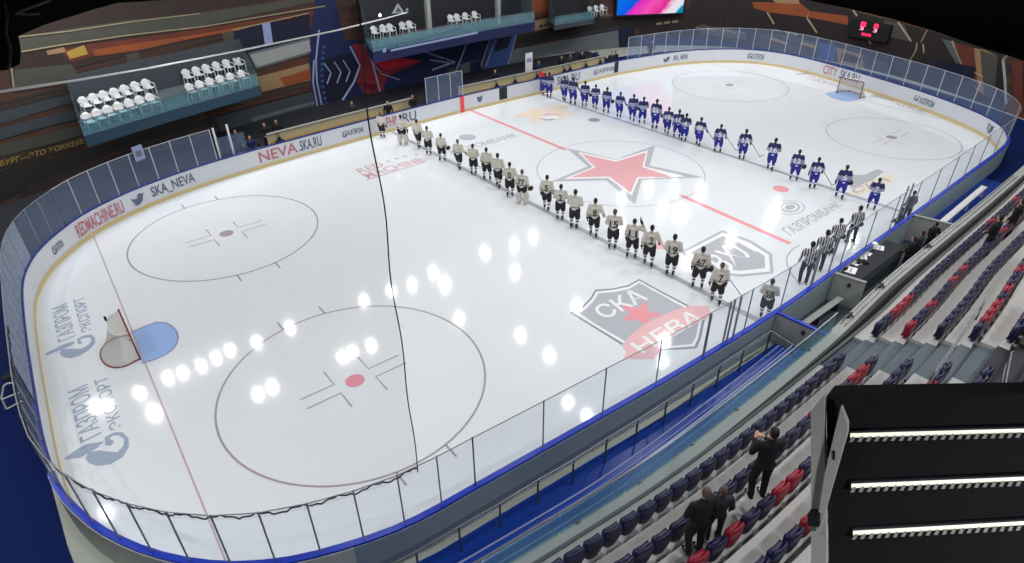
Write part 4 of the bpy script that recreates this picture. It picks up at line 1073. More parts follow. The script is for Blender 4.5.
for x, w_ in ((-5.9, .3), (-3.2, .3), (1.2, .25)):
    t = nx(LC, x); q = LC.at(t, -0.12); c = empty('cable_reel', (q.x, q.y, 1.66)); tag(c, 'dark clamp of cables on the pale ledge, %s' % ('nearest the blue divider' if x < -5 else 'above the penalty box' if x < 0 else 'above the scorer table'), 'cable clamp')
    mb = MB(); mb.capsule((-w_ / 2, 0, .05), (w_ / 2, 0.03, .05), .05, .03); mb.capsule((-.02, -.1, .04), (.06, .1, .06), .03, .03); c2 = mb.build('clamp_body', M['dark2'], c)
    mb = MB(); mb.path([(-w_ / 2, 0, .05), (-w_, .06, .01), (-w_ * 1.6, 0, .01)], .012, 5); mb.build('cable', M['dark'], c)

def divider(a, b, label, capm, h=1.25, m='ledge'):
    a = Vector(a); b = Vector(b); c = Curve([a, b]); r = empty('divider_wall', (a.x, a.y, 0)); tag(r, label, 'divider')
    wparent(sweep(c, 0, c.L, -0.04, 0.04, 0, h, step=5).build('panel', M[m]), r)
    wparent(sweep(c, 0, c.L, -0.07, 0.07, h, h + 0.05, step=5).build('cap', M[capm]), r)
    mb = MB(); q = c.at(c.L * 0.55); mb.box(q.x - .12, q.x + .02, q.y - .05, q.y + .05, h - .35, h - .2); wparent(mb.build('latch', M['dark2']), r)
    return r
tag(sweep(RC, RC.near(4.4, -14), RC.near(-7.0, -14.3), 0.17, 2.3, -0.03, 0.01).build('dark_floor', M['greydark']), kind='structure')
tag(sweep(RC, RC.near(15, -13.4), RC.near(4.4, -14), 0.17, 2.0, -0.03, 0.012).build('rubber_floor', M['bluestep']), kind='structure')
divider((-7.1, -14.5), (-6.95, -16.4), 'pale divider wall with blue cap beside the blue bench steps', 'cap')
divider((-3.0, -14.4), (-2.75, -15.5), 'pale divider wall at the left end of the scorer table', 'ledge')
divider((4.5, -14.05), (4.9, -15.7), 'pale divider wall right of the scorers', 'ledge')
r = empty('penalty_bench', (-5, -15.2, 0)); tag(r, 'narrow bench plank inside the near penalty box', 'bench')
c = Curve([Vector((-6.7, -15.0)), Vector((-3.2, -14.95))])
wparent(sweep(c, 0, c.L, -.12, .12, .45, .5).build('seat_plank', M['ledge']), r)
for t in (.3, 1.8, 3.2):
    q = c.at(t); mb = MB(); mb.box(q.x - .04, q.x + .04, q.y - .1, q.y + .1, 0, .45); wparent(mb.build('leg', M['dark2']), r)
r = empty('away_bench', (8, -14.6, 0)); tag(r, 'pale bench plank on the blue floor beyond the scorers', 'bench')
c = Curve([Vector((5.3, -14.75)), Vector((12.5, -14.3))])
wparent(sweep(c, 0, c.L, -.14, .14, .45, .52).build('seat_plank', M['white']), r)
for t in (.4, 2.4, 4.6, 6.9):
    q = c.at(t); mb = MB(); mb.box(q.x - .05, q.x + .05, q.y - .12, q.y + .12, 0, .45); wparent(mb.build('leg', M['white']), r)
r = empty('scorer_table', (-.6, -14.75, 0)); tag(r, 'long dark scorer table against the near boards covered with papers', 'table')
c = Curve([Vector((-2.6, -14.78)), Vector((1.7, -14.62))])
wparent(sweep(c, 0, c.L, -.36, .36, .98, 1.04).build('tabletop', M['dark2']), r)
wparent(sweep(c, 0, c.L, -.36, -.33, .1, .98).build('front_panel', M['greydark']), r)
for t in (.1, 2.1, 4.2):
    q = c.at(t); mb = MB(); mb.box(q.x - .03, q.x + .03, q.y - .3, q.y + .3, 0, .98); wparent(mb.build('leg', M['dark2']), r)
for i, (x, y, w_, h_, a, lab) in enumerate([(851, 270, .55, .4, .3, 'wide white sheet nearest the penalty box'), (856, 263.5, .35, .3, -.2, 'small white sheet beside the wide one'), (863, 257, .4, .3, .5, 'tilted white sheet in the middle'), (868, 254, .3, .25, .1, 'short white sheet behind the bowl'), (880, 248, .45, .3, .4, 'white sheet right of the bowl')]):
    P = on_z(x, y, 1.045); c = empty('paper_sheet', (P.x, P.y, 1.045 + .002 * i), a); tag(c, lab + ' on the scorer table', 'paper', 'papers on the scorer table')
    mb = MB(); mb.box(-w_ / 2, w_ / 2, -h_ / 2, h_ / 2, 0, .004); mb.build('sheet', M['paper'], c)
    mb = MB(); mb.box(-w_ / 2 + .04, w_ / 2 - .08, -.02, .02, .004, .006); mb.build('printed_line', M['greywall'], c)
P = on_z(874, 246, 1.1); c = empty('white_bowl', (P.x, P.y, 1.045)); tag(c, 'round white lamp cover lying on the scorer table', 'lamp cover')
mb = MB(); mb.capsule((0, 0, .06), (0, 0, .1), .17, .15); mb.build('dome', M['paper'], c, True); mb = MB(); mb.bar((0, 0, 0), (0, 0, .03), .2, 16); mb.build('rim', M['white'], c)
for i, (x, y) in enumerate([(845, 268), (859, 262), (866, 262)]):
    P = on_z(x, y, 1.1); c = empty('radio_set', (P.x, P.y, 1.045), .4 * i); tag(c, 'small black radio between the papers, %s from the left' % ORD[i], 'radio', 'radios on the scorer table')
    mb = MB(); mb.box(-.1, .1, -.08, .08, 0, .09); mb.build('case', M['dark'], c); mb = MB(); mb.bar((.08, .05, .09), (.1, .06, .3), .008, 5); mb.build('antenna', M['dark2'], c)

# ================================================================== SEATING STAND
NR = 8; PIT = 0.93; RISE = 0.42; Z0 = 1.6
STC = Curve(catmull(NEAR, 4)); _at = STC.at
STC.at = lambda t, off=0.0: _at(t, off * (1.0 if t < 8 else max(0.80, 1.0 - (t - 8) * 0.0125)) - 0.06)
tL0, tL1 = 0.0, nx(NC, -9.05); tR0, tR1 = nx(NC, -6.85), NC.L
for nm, ta, tb in (('grandstand_left', tL0, tL1), ('grandstand_right', tR0, tR1)):
    for k in range(NR):
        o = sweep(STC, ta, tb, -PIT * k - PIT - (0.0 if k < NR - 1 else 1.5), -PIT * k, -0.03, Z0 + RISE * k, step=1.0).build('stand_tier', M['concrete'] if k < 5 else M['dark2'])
        tag(o, kind='structure')
for k in range(NR * 2):
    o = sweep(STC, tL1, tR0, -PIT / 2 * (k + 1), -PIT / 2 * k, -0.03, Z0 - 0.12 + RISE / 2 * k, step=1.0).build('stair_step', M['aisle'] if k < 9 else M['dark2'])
    tag(o, kind='structure')
def stadium_seat(cm):
    """tip-up seat: rounded back shell, pan folded up against it, pale side bracket"""
    r = empty('stadium_seat'); n = 9
    def shell(z0, z1, y0, lean, wd0, crn, curl, th):
        mb = MB(); R = 8
        for side in (0, 1):
            for j in range(R + 1):
                s_ = j / R
                for i in range(n):
                    u = -1 + 2 * i / (n - 1)
                    e = abs(2 * s_ - 1); wd = wd0 * (1 - crn * e ** 3.5)
                    z = z0 + (z1 - z0) * (0.5 + (s_ - .5) * (1 - 0.16 * abs(u) ** 4))
                    y = y0 - lean * s_ + curl * u * u - 0.03 * math.sin(3.14 * s_)
                    mb.v.append((u * wd, y - th * side, z))
        N = (R + 1) * n
        for j in range(R):
            for i in range(n - 1):
                a = j * n + i; mb.f.append((a, a + 1, a + n + 1, a + n)); mb.f.append((N + a + n, N + a + n + 1, N + a + 1, N + a))
        per = [i for i in range(n)] + [j * n + n - 1 for j in range(1, R + 1)] + [R * n + i for i in range(n - 2, -1, -1)] + [j * n for j in range(R - 1, 0, -1)]
        for a, b in zip(per, per[1:] + per[:1]): mb.f.append((b, a, N + a, N + b))
        return mb
    shell(0.22, 0.88, -0.16, 0.06, 0.262, 0.20, 0.055, 0.05).build('backrest', M[cm], r, True)
    shell(0.30, 0.80, -0.05, 0.03, 0.245, 0.18, 0.03, 0.11).build('folded_pan', M[cm], r, True)
    mb = MB(); mb.hexa([(-.2, -.22, 0.0), (.2, -.22, 0.0), (.2, .02, 0.0), (-.2, .02, 0.0), (-.06, -.2, .34), (.06, -.2, .34), (.06, -.06, .34), (-.06, -.06, .34)])
    mb.build('bracket', M['white'], r)
    return r
PROTO = {'navy': stadium_seat('seat_blue'), 'red': stadium_seat('seat_red')}; used = {'navy': False, 'red': False}
REDS = [(711.7, 464), (751, 433.7), (763.5, 424), (632, 558.5), (732, 481), (807, 418), (691, 555), (725, 528), (773, 483.5), (786, 472.8), (733, 560), (749.5, 548.7),
        (878, 328), (884, 322), (890, 316), (897, 310), (903, 304), (911, 295), (917, 289), (972, 243), (978, 237), (984, 231), (937, 329), (943, 323), (949, 317), (969, 327), (974, 321), (980, 315), (985, 309), (990, 303), (920, 318), (926, 312), (905, 375), (912, 368), (935, 372), (942, 366)]
rng = random.Random(3)
SEC = (('lower-left', nx(NC, -20.65), tL1 - 0.22), ('upper-right', tR0 + 0.25, nx(NC, 16)))
def in_box(x, y): return x > 836 and y > 402
for sec, ta, tb in SEC:
    for k in range(6 if sec == 'upper-right' else 6):
        pitch = 0.525; t = tb if sec == 'lower-left' else ta; i = 0
        while (t > ta) if sec == 'lower-left' else (t < tb):
            q = STC.at(t, -PIT * k - 0.52); q2 = STC.at(t + .1, -PIT * k - 0.52); z = Z0 + RISE * k
            px = proj((q.x, q.y, z + 0.65)); i += 1
            if -10 < px[0] < 1034 and -10 < px[1] < 575 and not in_box(*px):
                red = any(math.hypot(px[0] - a, px[1] - b) < (7.0 if b > 400 else 3.4) for a, b in REDS)
                if not red and px[0] > 800 and rng.random() < 0.22: red = True
                cn = 'red' if red else 'navy'
                o = PROTO[cn] if not used[cn] else dup(PROTO[cn]); used[cn] = True
                o.location = (q.x, q.y, z); o.rotation_euler = (0, 0, math.atan2(q2.y - q.y, q2.x - q.x))
                tag(o, '%s plastic seat, %s from the stair in %s row of %s block' % ('red' if red else 'navy', ORD[i - 1], ['front', 'second', 'third', 'fourth', 'fifth', 'sixth'][k], sec), 'seat', 'stadium seats in the near stand')
            t += -pitch if sec == 'lower-left' else pitch
# rails by the stair and the dark platform above
for x0, y0, x1, y1, lab in ((985, 300, 935, 372, 'left'), (1012, 352, 1003, 400, 'right')):
    a = on_z(x0, y0, 4.3); b = on_z(x1, y1, 4.3)
    r = empty('stair_rail', (b.x, b.y, 3.2)); tag(r, 'dim steel stair rail at the top of the near stand, %s one' % lab, 'railing')
    mb = MB(); mb.path([(a.x, a.y, 4.3), (b.x, b.y, 4.3), (b.x, b.y, 3.6)], .022, 6); mb.path([(a.x, a.y, 4.3), (a.x, a.y, 3.6)], .022, 6); wparent(mb.build('hand_rail', M['steel']), r)
    mb = MB(); mb.path([(a.x, a.y, 3.95), (b.x, b.y, 3.95)], .016, 6); wparent(mb.build('mid_rail', M['steel']), r)

# ================================================================== GOALS
def make_goal(label, loc, rz):
    r = empty('hockey_goal', loc, rz); tag(r, label, 'goal')      # local: mouth faces +x, posts at y = +-0.915
    mb = MB(); mb.path([(0, -.915, 0), (0, -.915, 1.2), (0, .915, 1.2), (0, .915, 0)], .03, 8); mb.build('goal_frame', M['redpaint'], r)
    base = [(0, -.915, .03)] + [(-0.5 - .6 * math.sin(a), -1.02 * math.cos(a), .03) for a in [math.pi * i / 12 for i in range(13)]] + [(0, .915, .03)]
    mb = MB(); mb.path(base, .025, 6); mb.build('base_frame', M['redpaint'], r)
    top = [(0, -.915, 1.2)] + [(-0.15 - .38 * math.sin(a) ** .6, -.80 * math.cos(a), 1.17) for a in [math.pi * i / 12 for i in range(13)]] + [(0, .915, 1.2)]
    mb = MB(); mb.path(top, .018, 6); mb.build('top_frame', M['white'], r)
    mb = MB(); uv = []
    N = len(base)
    for lv in range(5):
        t = lv / 4
        for i in range(N):
            b_, t_ = Vector(base[i]), Vector(top[i]); p = b_.lerp(t_, t); p += Vector((0.10 * math.sin(t * 3.14), 0, 0)) if 0 < i < N - 1 else Vector((0, 0, 0)); mb.v.append(tuple(p)); uv.append((i * .3, t * 1.3))
    for lv in range(4):
        for i in range(N - 1): a = lv * N + i; mb.f.append((a, a + 1, a + N + 1, a + N))
    k = 4 * N; mb.f.append(tuple(k + i for i in range(N)))
    o = mb.build('netting', M['goal_net'], r); u = o.data.uv_layers.new(name='UVMap')
    for p in o.data.polygons:
        for li in p.loop_indices:
            vi = o.data.loops[li].vertex_index
            u.data[li].uv = uv[vi] if len(p.vertices) == 4 else (o.data.vertices[vi].co.x, o.data.vertices[vi].co.y)
    mb = MB(); mb.capsule((-.02, -.1, .35), (-.1, .1, .35), .02, .02); mb.build('center_pad', M['dark2'], r)
    b = empty('water_bottle', (0, 0, 0)); return r
g1 = make_goal('goal with pale netting and dark red frame at the left crease', (-25.66, -0.07, 0), 0)
g2 = make_goal('goal with thin pink frame at the far right end of the ice', (24.35, -0.75, 0), math.pi)
for o in [o for o in bpy.data.objects if o.name.startswith('water_bottle')]: bpy.data.objects.remove(o)
P = on_z(110, 329, 1.2)
b = empty('water_bottle', (-26.15, 0.35, 1.2)); tag(b, 'small dark water bottle on top of the left goal net', 'bottle')
mb = MB(); mb.bar((0, 0, 0), (0, 0, .16), .04, 10); mb.bar((0, 0, .16), (0, 0, .19), .02, 8); mb.build('bottle_body', M['dark'], b)
mb = MB(); mb.bar((0, 0, .19), (0, 0, .23), .018, 8); mb.build('cap', M['white'], b)

# ================================================================== PEOPLE
def V3(*a): return Vector(a)
ARMS = {   # shoulder -> elbow -> wrist for the left (+y) and right (-y) arm; the figure faces +x
    'down':  (((0, .21, 1.47), (-.02, .29, 1.19), (.10, .30, .95)), ((0, -.21, 1.47), (-.02, -.29, 1.19), (.10, -.30, .95))),
    'front': (((0, .21, 1.47), (.02, .30, 1.20), (.24, .10, 1.03)), ((0, -.21, 1.47), (.02, -.30, 1.20), (.24, -.10, 1.03))),
    'stick': (((0, .21, 1.47), (-.02, .29, 1.19), (.08, .30, .95)), ((0, -.21, 1.47), (-.04, -.34, 1.22), (.18, -.38, 1.02))),
    'behind': (((0, .21, 1.47), (-.08, .29, 1.20), (-.20, .10, 1.00)), ((0, -.21, 1.47), (-.08, -.29, 1.20), (-.20, -.10, 1.00))),
    'phone': (((0, .21, 1.47), (.06, .29, 1.22), (.30, .12, 1.30)), ((0, -.21, 1.47), (.06, -.27, 1.22), (.30, -.06, 1.30))),
    'raise': (((0, .21, 1.47), (-.02, .29, 1.19), (.10, .30, .95)), ((0, -.21, 1.47), (.05, -.42, 1.38), (.08, -.30, 1.64))),
}
def hand_pts(mb, wr, el, s, big=1.0):
    """palm and five separate bent fingers"""
    d = (wr - el).normalized(); side = d.cross(V3(1, 0, 0)).normalized() if abs(d.x) < .8 else V3(0, 0, 1)
    fw = side.cross(d).normalized()
    pc = wr + d * .05 * big
    mb.capsule(wr, pc + d * .03, .032 * big, .036 * big, seg=8, rings=3)
    for i, (L_, o) in enumerate(((.075, -.03), (.085, -.01), (.08, .01), (.062, .03))):
        a = pc + d * .04 * big + fw * o * big; b = a + d * L_ * .55 * big; c = b + (d * .7 + side * (.5 * s)) .normalized() * L_ * .5 * big
        mb.capsule(a, b, .0105 * big, .0095 * big, seg=6, rings=2); mb.capsule(b, c, .0095 * big, .008 * big, seg=6, rings=2)
    a = pc - d * .01 - fw * .03 * big; b = a + (d * .6 - fw * .8).normalized() * .045 * big; mb.capsule(a, b, .012 * big, .010 * big, seg=6, rings=2)
    mb.capsule(b, b + d * .03 * big, .010 * big, .009 * big, seg=6, rings=2)
def legs_for(stance):
    w_ = .12 if stance != 'wide' else .17
    fx = .0 if stance != 'stride' else .16
    return [((0, s * .10, .93), (.04 + fx * s * .6, s * (.10 + w_) / 1.6, .50), (-.02 + fx * s, s * w_, .11)) for s in (1, -1)]
_body = {}
def body_mesh(arms, stance):
    k = (arms, stance)
    if k in _body: return _body[k]
    mb = MB()
    mb.capsule((0, 0, .96), (0, 0, 1.12), .13, .125, sx=.85, sy=1.15); mb.capsule((0, 0, 1.12), (-.01, 0, 1.38), .125, .15, sx=.8, sy=1.15)
    mb.capsule((-.01, -.14, 1.45), (-.01, .14, 1.45), .075, .075)
    mb.capsule((-.01, 0, 1.45), (.01, 0, 1.62), .062, .055)
    mb.capsule((.015, 0, 1.70), (.0, 0, 1.76), .082, .096, sy=.86, seg=16, rings=6)            # skull
    mb.capsule((.06, 0, 1.655), (.055, 0, 1.69), .038, .05, seg=10)                              # jaw
    mb.capsule((.093, 0, 1.735), (.112, 0, 1.705), .009, .014, seg=8, rings=2)                   # nose
    for s in (1, -1): mb.capsule((.0, s * .083, 1.70), (-.005, s * .086, 1.735), .012, .015, seg=6, rings=2)  # ears
    mb.capsule((.085, -.022, 1.668), (.085, .022, 1.668), .012, .012, seg=6, rings=2)            # lips
    for (sh, el, wr), s in zip(ARMS[arms], (1, -1)):
        sh, el, wr = V3(*sh), V3(*el), V3(*wr)
        mb.capsule(sh, el, .055, .042); mb.capsule(el, wr, .042, .028)
        hand_pts(mb, wr, el, s)
    for hp, kn, an in legs_for(stance):
        mb.capsule(hp, kn, .085, .056); mb.capsule(kn, an, .055, .038); mb.capsule((an[0], an[1], .08), (an[0] + .14, an[1], .05), .035, .03)
    _body[k] = remesh(mb, 'body', M['skin'], 0.014)
    return _body[k]
def head_covers(hair_m, cap=False):
    mb = MB(); mb.capsule((-.012, 0, 1.735), (-.012, 0, 1.785), .098, .092, sy=.9, seg=16, rings=6); mb.capsule((-.05, 0, 1.68), (-.045, 0, 1.74), .05, .06, sy=1.2)
    if cap: mb.capsule((.07, -.04, 1.80), (.07, .04, 1.80), .02, .02); mb.capsule((.12, -.03, 1.79), (.12, .03, 1.79), .014, .014)
    return remesh(mb, 'hair', hair_m, 0.016)
HAIR = [head_covers(M['hair']), head_covers(M['hair2'])]; CAPM = head_covers(M['coat_k'], True)
mb = MB()
for s in (1, -1): mb.capsule((.085, s * .034, 1.735), (.088, s * .034, 1.735), .011, .011, seg=8, rings=3)
EYES = mb.mesh('eyes', M['eye'])
_g = {}
def garment(kind, arms, stance, m, key=None):
    k = (kind, arms, stance, m)
    if k in _g: return _g[k]
    mb = MB()
    L_ = legs_for(stance)
    if kind == 'jersey':
        mb.capsule((0, 0, .93), (0, 0, 1.15), .18, .185, sx=.86, sy=1.16); mb.capsule((0, 0, 1.15), (-.01, 0, 1.36), .185, .18, sx=.82, sy=1.2)
        mb.capsule((-.01, -.17, 1.46), (-.01, .17, 1.46), .095, .095); mb.capsule((-.02, 0, 1.48), (0, 0, 1.57), .09, .07)
        for sh, el, wr in ARMS[arms]: mb.capsule(sh, el, .105, .085); mb.capsule(el, V3(*el).lerp(V3(*wr), .82), .085, .07)
    elif kind == 'jacket':
        mb.capsule((0, 0, .95), (0, 0, 1.15), .155, .155, sx=.84, sy=1.14); mb.capsule((0, 0, 1.15), (-.01, 0, 1.38), .155, .165, sx=.8, sy=1.18)
        mb.capsule((-.01, -.15, 1.46), (-.01, .15, 1.46), .085, .085); mb.capsule((-.02, 0, 1.48), (0, 0, 1.57), .08, .065)
        for sh, el, wr in ARMS[arms]: mb.capsule(sh, el, .08, .062); mb.capsule(el, V3(*el).lerp(V3(*wr), .92), .062, .045)
    elif kind == 'pants':      # padded hockey pants to the knee
        mb.capsule((0, -.05, .90), (0, .05, .90), .16, .16, sx=.95)
        for hp, kn, an in L_: mb.capsule(hp, V3(*hp).lerp(V3(*kn), .85), .155, .12)
    elif kind == 'trousers':
        mb.capsule((0, -.04, .93), (0, .04, .93), .135, .135, sx=.9)
        for hp, kn, an in L_: mb.capsule(hp, kn, .11, .078); mb.capsule(kn, (an[0], an[1], .12), .078, .062)
    elif kind == 'socks':
        for hp, kn, an in L_: mb.capsule(V3(*kn) + V3(0, 0, .04), kn, .085, .085); mb.capsule(kn, (an[0], an[1], .19), .086, .052)
    elif kind == 'pads':       # goalie leg pads
        for hp, kn, an in L_:
            mb.capsule((hp[0] + .02, hp[1] * 1.3, .72), (kn[0] + .0, kn[1] * 1.15, .5), .15, .16, sx=.85); mb.capsule((kn[0], kn[1] * 1.15, .5), (an[0] + .03, an[1] * 1.1, .17), .16, .14, sx=.85)
    _g[k] = remesh(mb, kind, M[m], 0.02)
    return _g[k]
def shoe_mesh(an, skate, m):
    k = ('shoe', tuple(an), skate, m)
    if k in _g: return _g[k]
    x, y = an[0], an[1]; z0 = .075 if skate else .0
    mb = MB(); mb.capsule((x - .03, y, z0 + .05), (x + .16, y, z0 + .04), .05, .04, sy=.9); mb.capsule((x, y, z0 + .05), (x, y, z0 + .15), .052, .055)
    _g[k] = remesh(mb, 'skate' if skate else 'shoe', M[m], 0.014)
    return _g[k]
def blade_mesh(an):
    k = ('blade', tuple(an))
    if k in _g: return _g[k]
    x, y = an[0], an[1]; mb = MB()
    mb.box(x - .10, x + .20, y - .003, y + .003, 0, .025); mb.box(x - .07, x - .03, y - .012, y + .012, .02, .08); mb.box(x + .10, x + .15, y - .012, y + .012, .02, .08)
    _g[k] = mb.mesh('blade', M['blade']); return _g[k]
def glove_mesh(el, wr, s, m):
    k = ('glove', tuple(wr), s, m)
    if k in _g: return _g[k]
    el, wr = V3(*el), V3(*wr); mb = MB(); d = (wr - el).normalized()
    mb.capsule(wr - d * .10, wr, .066, .055); hand_pts(mb, wr, el, s, 1.75)
    _g[k] = remesh(mb, 'glove', M[m], 0.014); return _g[k]
def number_mesh(num, m):
    k = ('num', num, m)
    if k in _g: return _g[k]
    vs, fs = text_mesh(num); w_ = .17 * len(num); mb = MB()
    for u, v in vs:
        y = w_ * (.5 - u) ; mb.v.append((-.172 + .5 * y * y, y, 1.10 + .30 * v))
    mb.f = list(fs); _g[k] = mb.mesh('number', M[m]); return _g[k]
def me_obj(name, me, parent): o = bpy.data.objects.new(name, me); COL.objects.link(o); o.parent = parent; return o
def person(loc, rz, label, kit, arms='down', stance='stand', h=1.0, num=None, hair=0, group=None, cap=False):
    r = empty('person', loc, rz); r.scale = (h, h, h); tag(r, label, 'person', group)
    b = me_obj('body', body_mesh(arms, stance), r); me_obj('eyes', EYES, b)
    me_obj('cap' if cap else 'hair', CAPM if cap else HAIR[hair], r)
    L_ = legs_for(stance)
    if kit in ('white', 'blue', 'goalie'):
        j, p, s_, g, nm = ('jersey_b', 'pants_b', 'sock_b', 'glove_b', 'num_w') if kit == 'blue' else ('jersey_w', 'pants_k', 'sock_w', 'glove_k', 'num_k')
        jo = me_obj('jersey', garment('jersey', arms, stance, j), r)
        if num: me_obj('jersey_number', number_mesh(num, nm), jo)
        me_obj('hockey_pants', garment('pants', arms, stance, p), r)
        if kit == 'goalie': me_obj('leg_pads', garment('pads', arms, stance, 'pad_w'), r)
        else: me_obj('socks', garment('socks', arms, stance, s_), r)
        for (hp, kn, an) in L_: k = me_obj('skate', shoe_mesh(an, True, 'skate'), r); me_obj('blade', blade_mesh(an), k)
        for (sh, el, wr), s in zip(ARMS[arms], (1, -1)): me_obj('glove', glove_mesh(el, wr, s, g), r)
    elif kit == 'referee':
        me_obj('striped_shirt', garment('jacket', arms, stance, 'ref'), r); me_obj('trousers', garment('trousers', arms, stance, 'trouser'), r)
        for (hp, kn, an) in L_: k = me_obj('skate', shoe_mesh(an, True, 'skate'), r); me_obj('blade', blade_mesh(an), k)
    else:
        jm, tm = {'black': ('coat_k', 'coat_k'), 'grey': ('coat_g', 'trouser'), 'navy': ('navy', 'trouser'), 'red': ('redbright', 'trouser'), 'tracksuit': ('greydark', 'coat_k')}[kit]
        me_obj('jacket', garment('jacket', arms, stance, jm), r); me_obj('trousers', garment('trousers', arms, stance, tm), r)
        for (hp, kn, an) in L_: me_obj('shoe', shoe_mesh(an, False, 'skate'), r)
    return r
def stick_template(m):
    r = empty('hockey_stick'); mb = MB(); mb.bar((0, 0, 1.38), (0, 0, .06), .016, 6); mb.build('shaft', m, r)
    mb = MB(); mb.hexa([(0, -.012, 0), (.28, -.03, .0), (.28, -.02, .0), (0, .012, 0), (0, -.012, .075), (.28, -.03, .065), (.28, -.02, .065), (0, .012, .075)]); mb.build('blade', M['sticktape'], r)
    mb = MB(); mb.bar((0, 0, 1.38), (0, 0, 1.25), .02, 6); mb.build('grip', M['sticktape'], r)
    return r
stk0 = stick_template(M['stick']); stk_used = [False]
def give_stick(p, label, lean=0.62, out=-.5, yaw=-.6):
    """stick held in the right glove, blade on the ice out to the side"""
    o = stk0 if not stk_used[0] else dup(stk0); stk_used[0] = True
    M_ = Matrix.Translation(p.location) @ Matrix.Rotation(p.rotation_euler.z, 4, 'Z')
    hand = V3(.2, -.4, 1.0) * p.scale.x; tip = V3(.55, -1.15, 0.0)
    a = M_ @ hand; b = M_ @ tip; z = (a - b).normalized(); x = (M_.to_3x3() @ V3(.3, -1, 0)); x = (x - z * x.dot(z)).normalized(); y = z.cross(x)
    R_ = Matrix((x, y, z)).transposed().to_4x4()
    o.matrix_world = Matrix.Translation(b + V3(0, 0, .02)) @ R_
    tag(o, label, 'hockey stick', 'hockey sticks'); return o
def helmet_template():
    r = empty('hockey_helmet'); mb = MB(); mb.capsule((-.02, 0, .03), (.02, 0, .05), .13, .125, sy=.85, seg=16, rings=6); mb.build('helmet_shell', M['helmet_k'], r, True)
    mb = MB(); mb.capsule((.12, -.07, .0), (.12, .07, .0), .03, .03); mb.build('visor', M['greywall'], r, True); return r
hel0 = helmet_template(); hel_used = [False]
def give_helmet(p, arms, label, side=-1):
    o = hel0 if not hel_used[0] else dup(hel0); hel_used[0] = True
    wr = V3(*ARMS[arms][0 if side > 0 else 1][2]); M_ = Matrix.Translation(p.location) @ Matrix.Rotation(p.rotation_euler.z, 4, 'Z')
    q = M_ @ ((wr + V3(.06, side * .10, -.13)) * p.scale.x); o.location = q; o.rotation_euler = (.3, .2, p.rotation_euler.z)
    tag(o, label, 'helmet', 'helmets held at the hip'); return o

def fit_height(foot, head, z0=0.0, lo=0.9, hi=1.12, base=1.88):
    P = on_z(*foot, z0); best = min(((math.hypot(*(a - b for a, b in zip(proj((P.x, P.y, z0 + z)), head))), z) for z in [1.5 + .02 * i for i in range(45)]))
    hpx = proj((P.x, P.y, z0 + best[1])); P = on_z(foot[0] + 0.55 * (head[0] - hpx[0]), foot[1], z0)
    return P, max(lo, min(hi, best[1] / base))
WHITE = [((378, 136), (379, 112.7), 'white'), ((401, 144.5), (402, 114), 'goalie'), ((418, 147.6), (417, 118.7), 'white'), ((428.8, 154.7), (426.5, 125.7), 'white'), ((442, 161), (440.7, 132.9), 'white'),
         ((459, 169), (457.6, 139), 'white'), ((474, 174.6), (472.4, 143.5), 'white'), ((487.5, 180), (485.9, 147), 'white'), ((499.4, 187.4), (496.7, 152.7), 'white'), ((510.6, 196.8), (509, 161.6), 'white'),
         ((524, 204), (520.7, 169), 'goalie'), ((545.4, 210), (548, 174.5), 'white'), ((560.6, 220), (560.6, 183.7), 'white'), ((573.7, 228.6), (576, 186), 'white'), ((595.8, 236.4), (593.8, 197.4), 'white'),
         ((614.6, 249), (613.4, 208), 'white'), ((633.7, 258), (633, 217.5), 'white'), ((649, 265.7), (651.7, 224.3), 'white'), ((671.8, 275.5), (674, 232.9), 'white'), ((696.9, 288), (704, 246), 'white'),
         ((718, 303), (721, 261), 'white'), ((768, 318), (770, 276.5), 'white')]
WNUM = {9: '0', 10: '77', 11: '5', 12: '2', 13: None, 14: '8', 15: '15', 16: '11', 17: '2', 18: '19', 19: '67', 20: '7', 21: '58'}
WARM = {0: 'down', 13: 'front', 14: 'stick', 16: 'raise', 17: 'stick', 5: 'stick', 8: 'front', 11: 'down'}
wg = 'players in white jerseys on the near blue line'
for i, (ft, hd, kit) in enumerate(WHITE):
    P, h = fit_height(ft, hd); arms = WARM.get(i, 'down' if i % 3 else 'front'); st = ('stand', 'wide', 'stride')[i % 3] if i != 13 else 'stand'
    rz = math.radians(38 + 9 * math.sin(i * 2.3)); n_ = WNUM.get(i)
    if kit == 'goalie': lab = 'goalie in white jersey and bulky pale pads, %s' % ('second from the far boards on left line' if i == 1 else 'in the middle of the white team line'); st = 'wide'
    elif n_ and i in (11, 18, 19, 20, 21): lab = 'person in white hockey jersey number %s, black pants, back to camera, %s from far boards' % (n_, ORD[i])
    elif i == 16: lab = 'person in white jersey raising one glove beside the head, %s from far boards' % ORD[i]
    else: lab = 'person in white hockey jersey and black pants, %s from the far boards in white line' % ORD[i]
    P.y = min(P.y, 14.0)
    p = person((P.x, P.y, 0), rz, lab, kit, arms, st, h, n_, 0 if i % 5 else 1, wg)
    if i in (5, 14, 17, 18, 20): give_stick(p, 'hockey stick held by the %s white player from the far boards' % ORD[i])
    if i in (2, 3, 4, 7, 9, 11, 12, 15, 19) and arms == 'down': give_helmet(p, arms, 'black helmet held at the hip of the %s white player from far boards' % ORD[i], -1)
    if i == 10: give_helmet(p, arms, 'goalie mask held at the side of the white goalie mid line', -1)
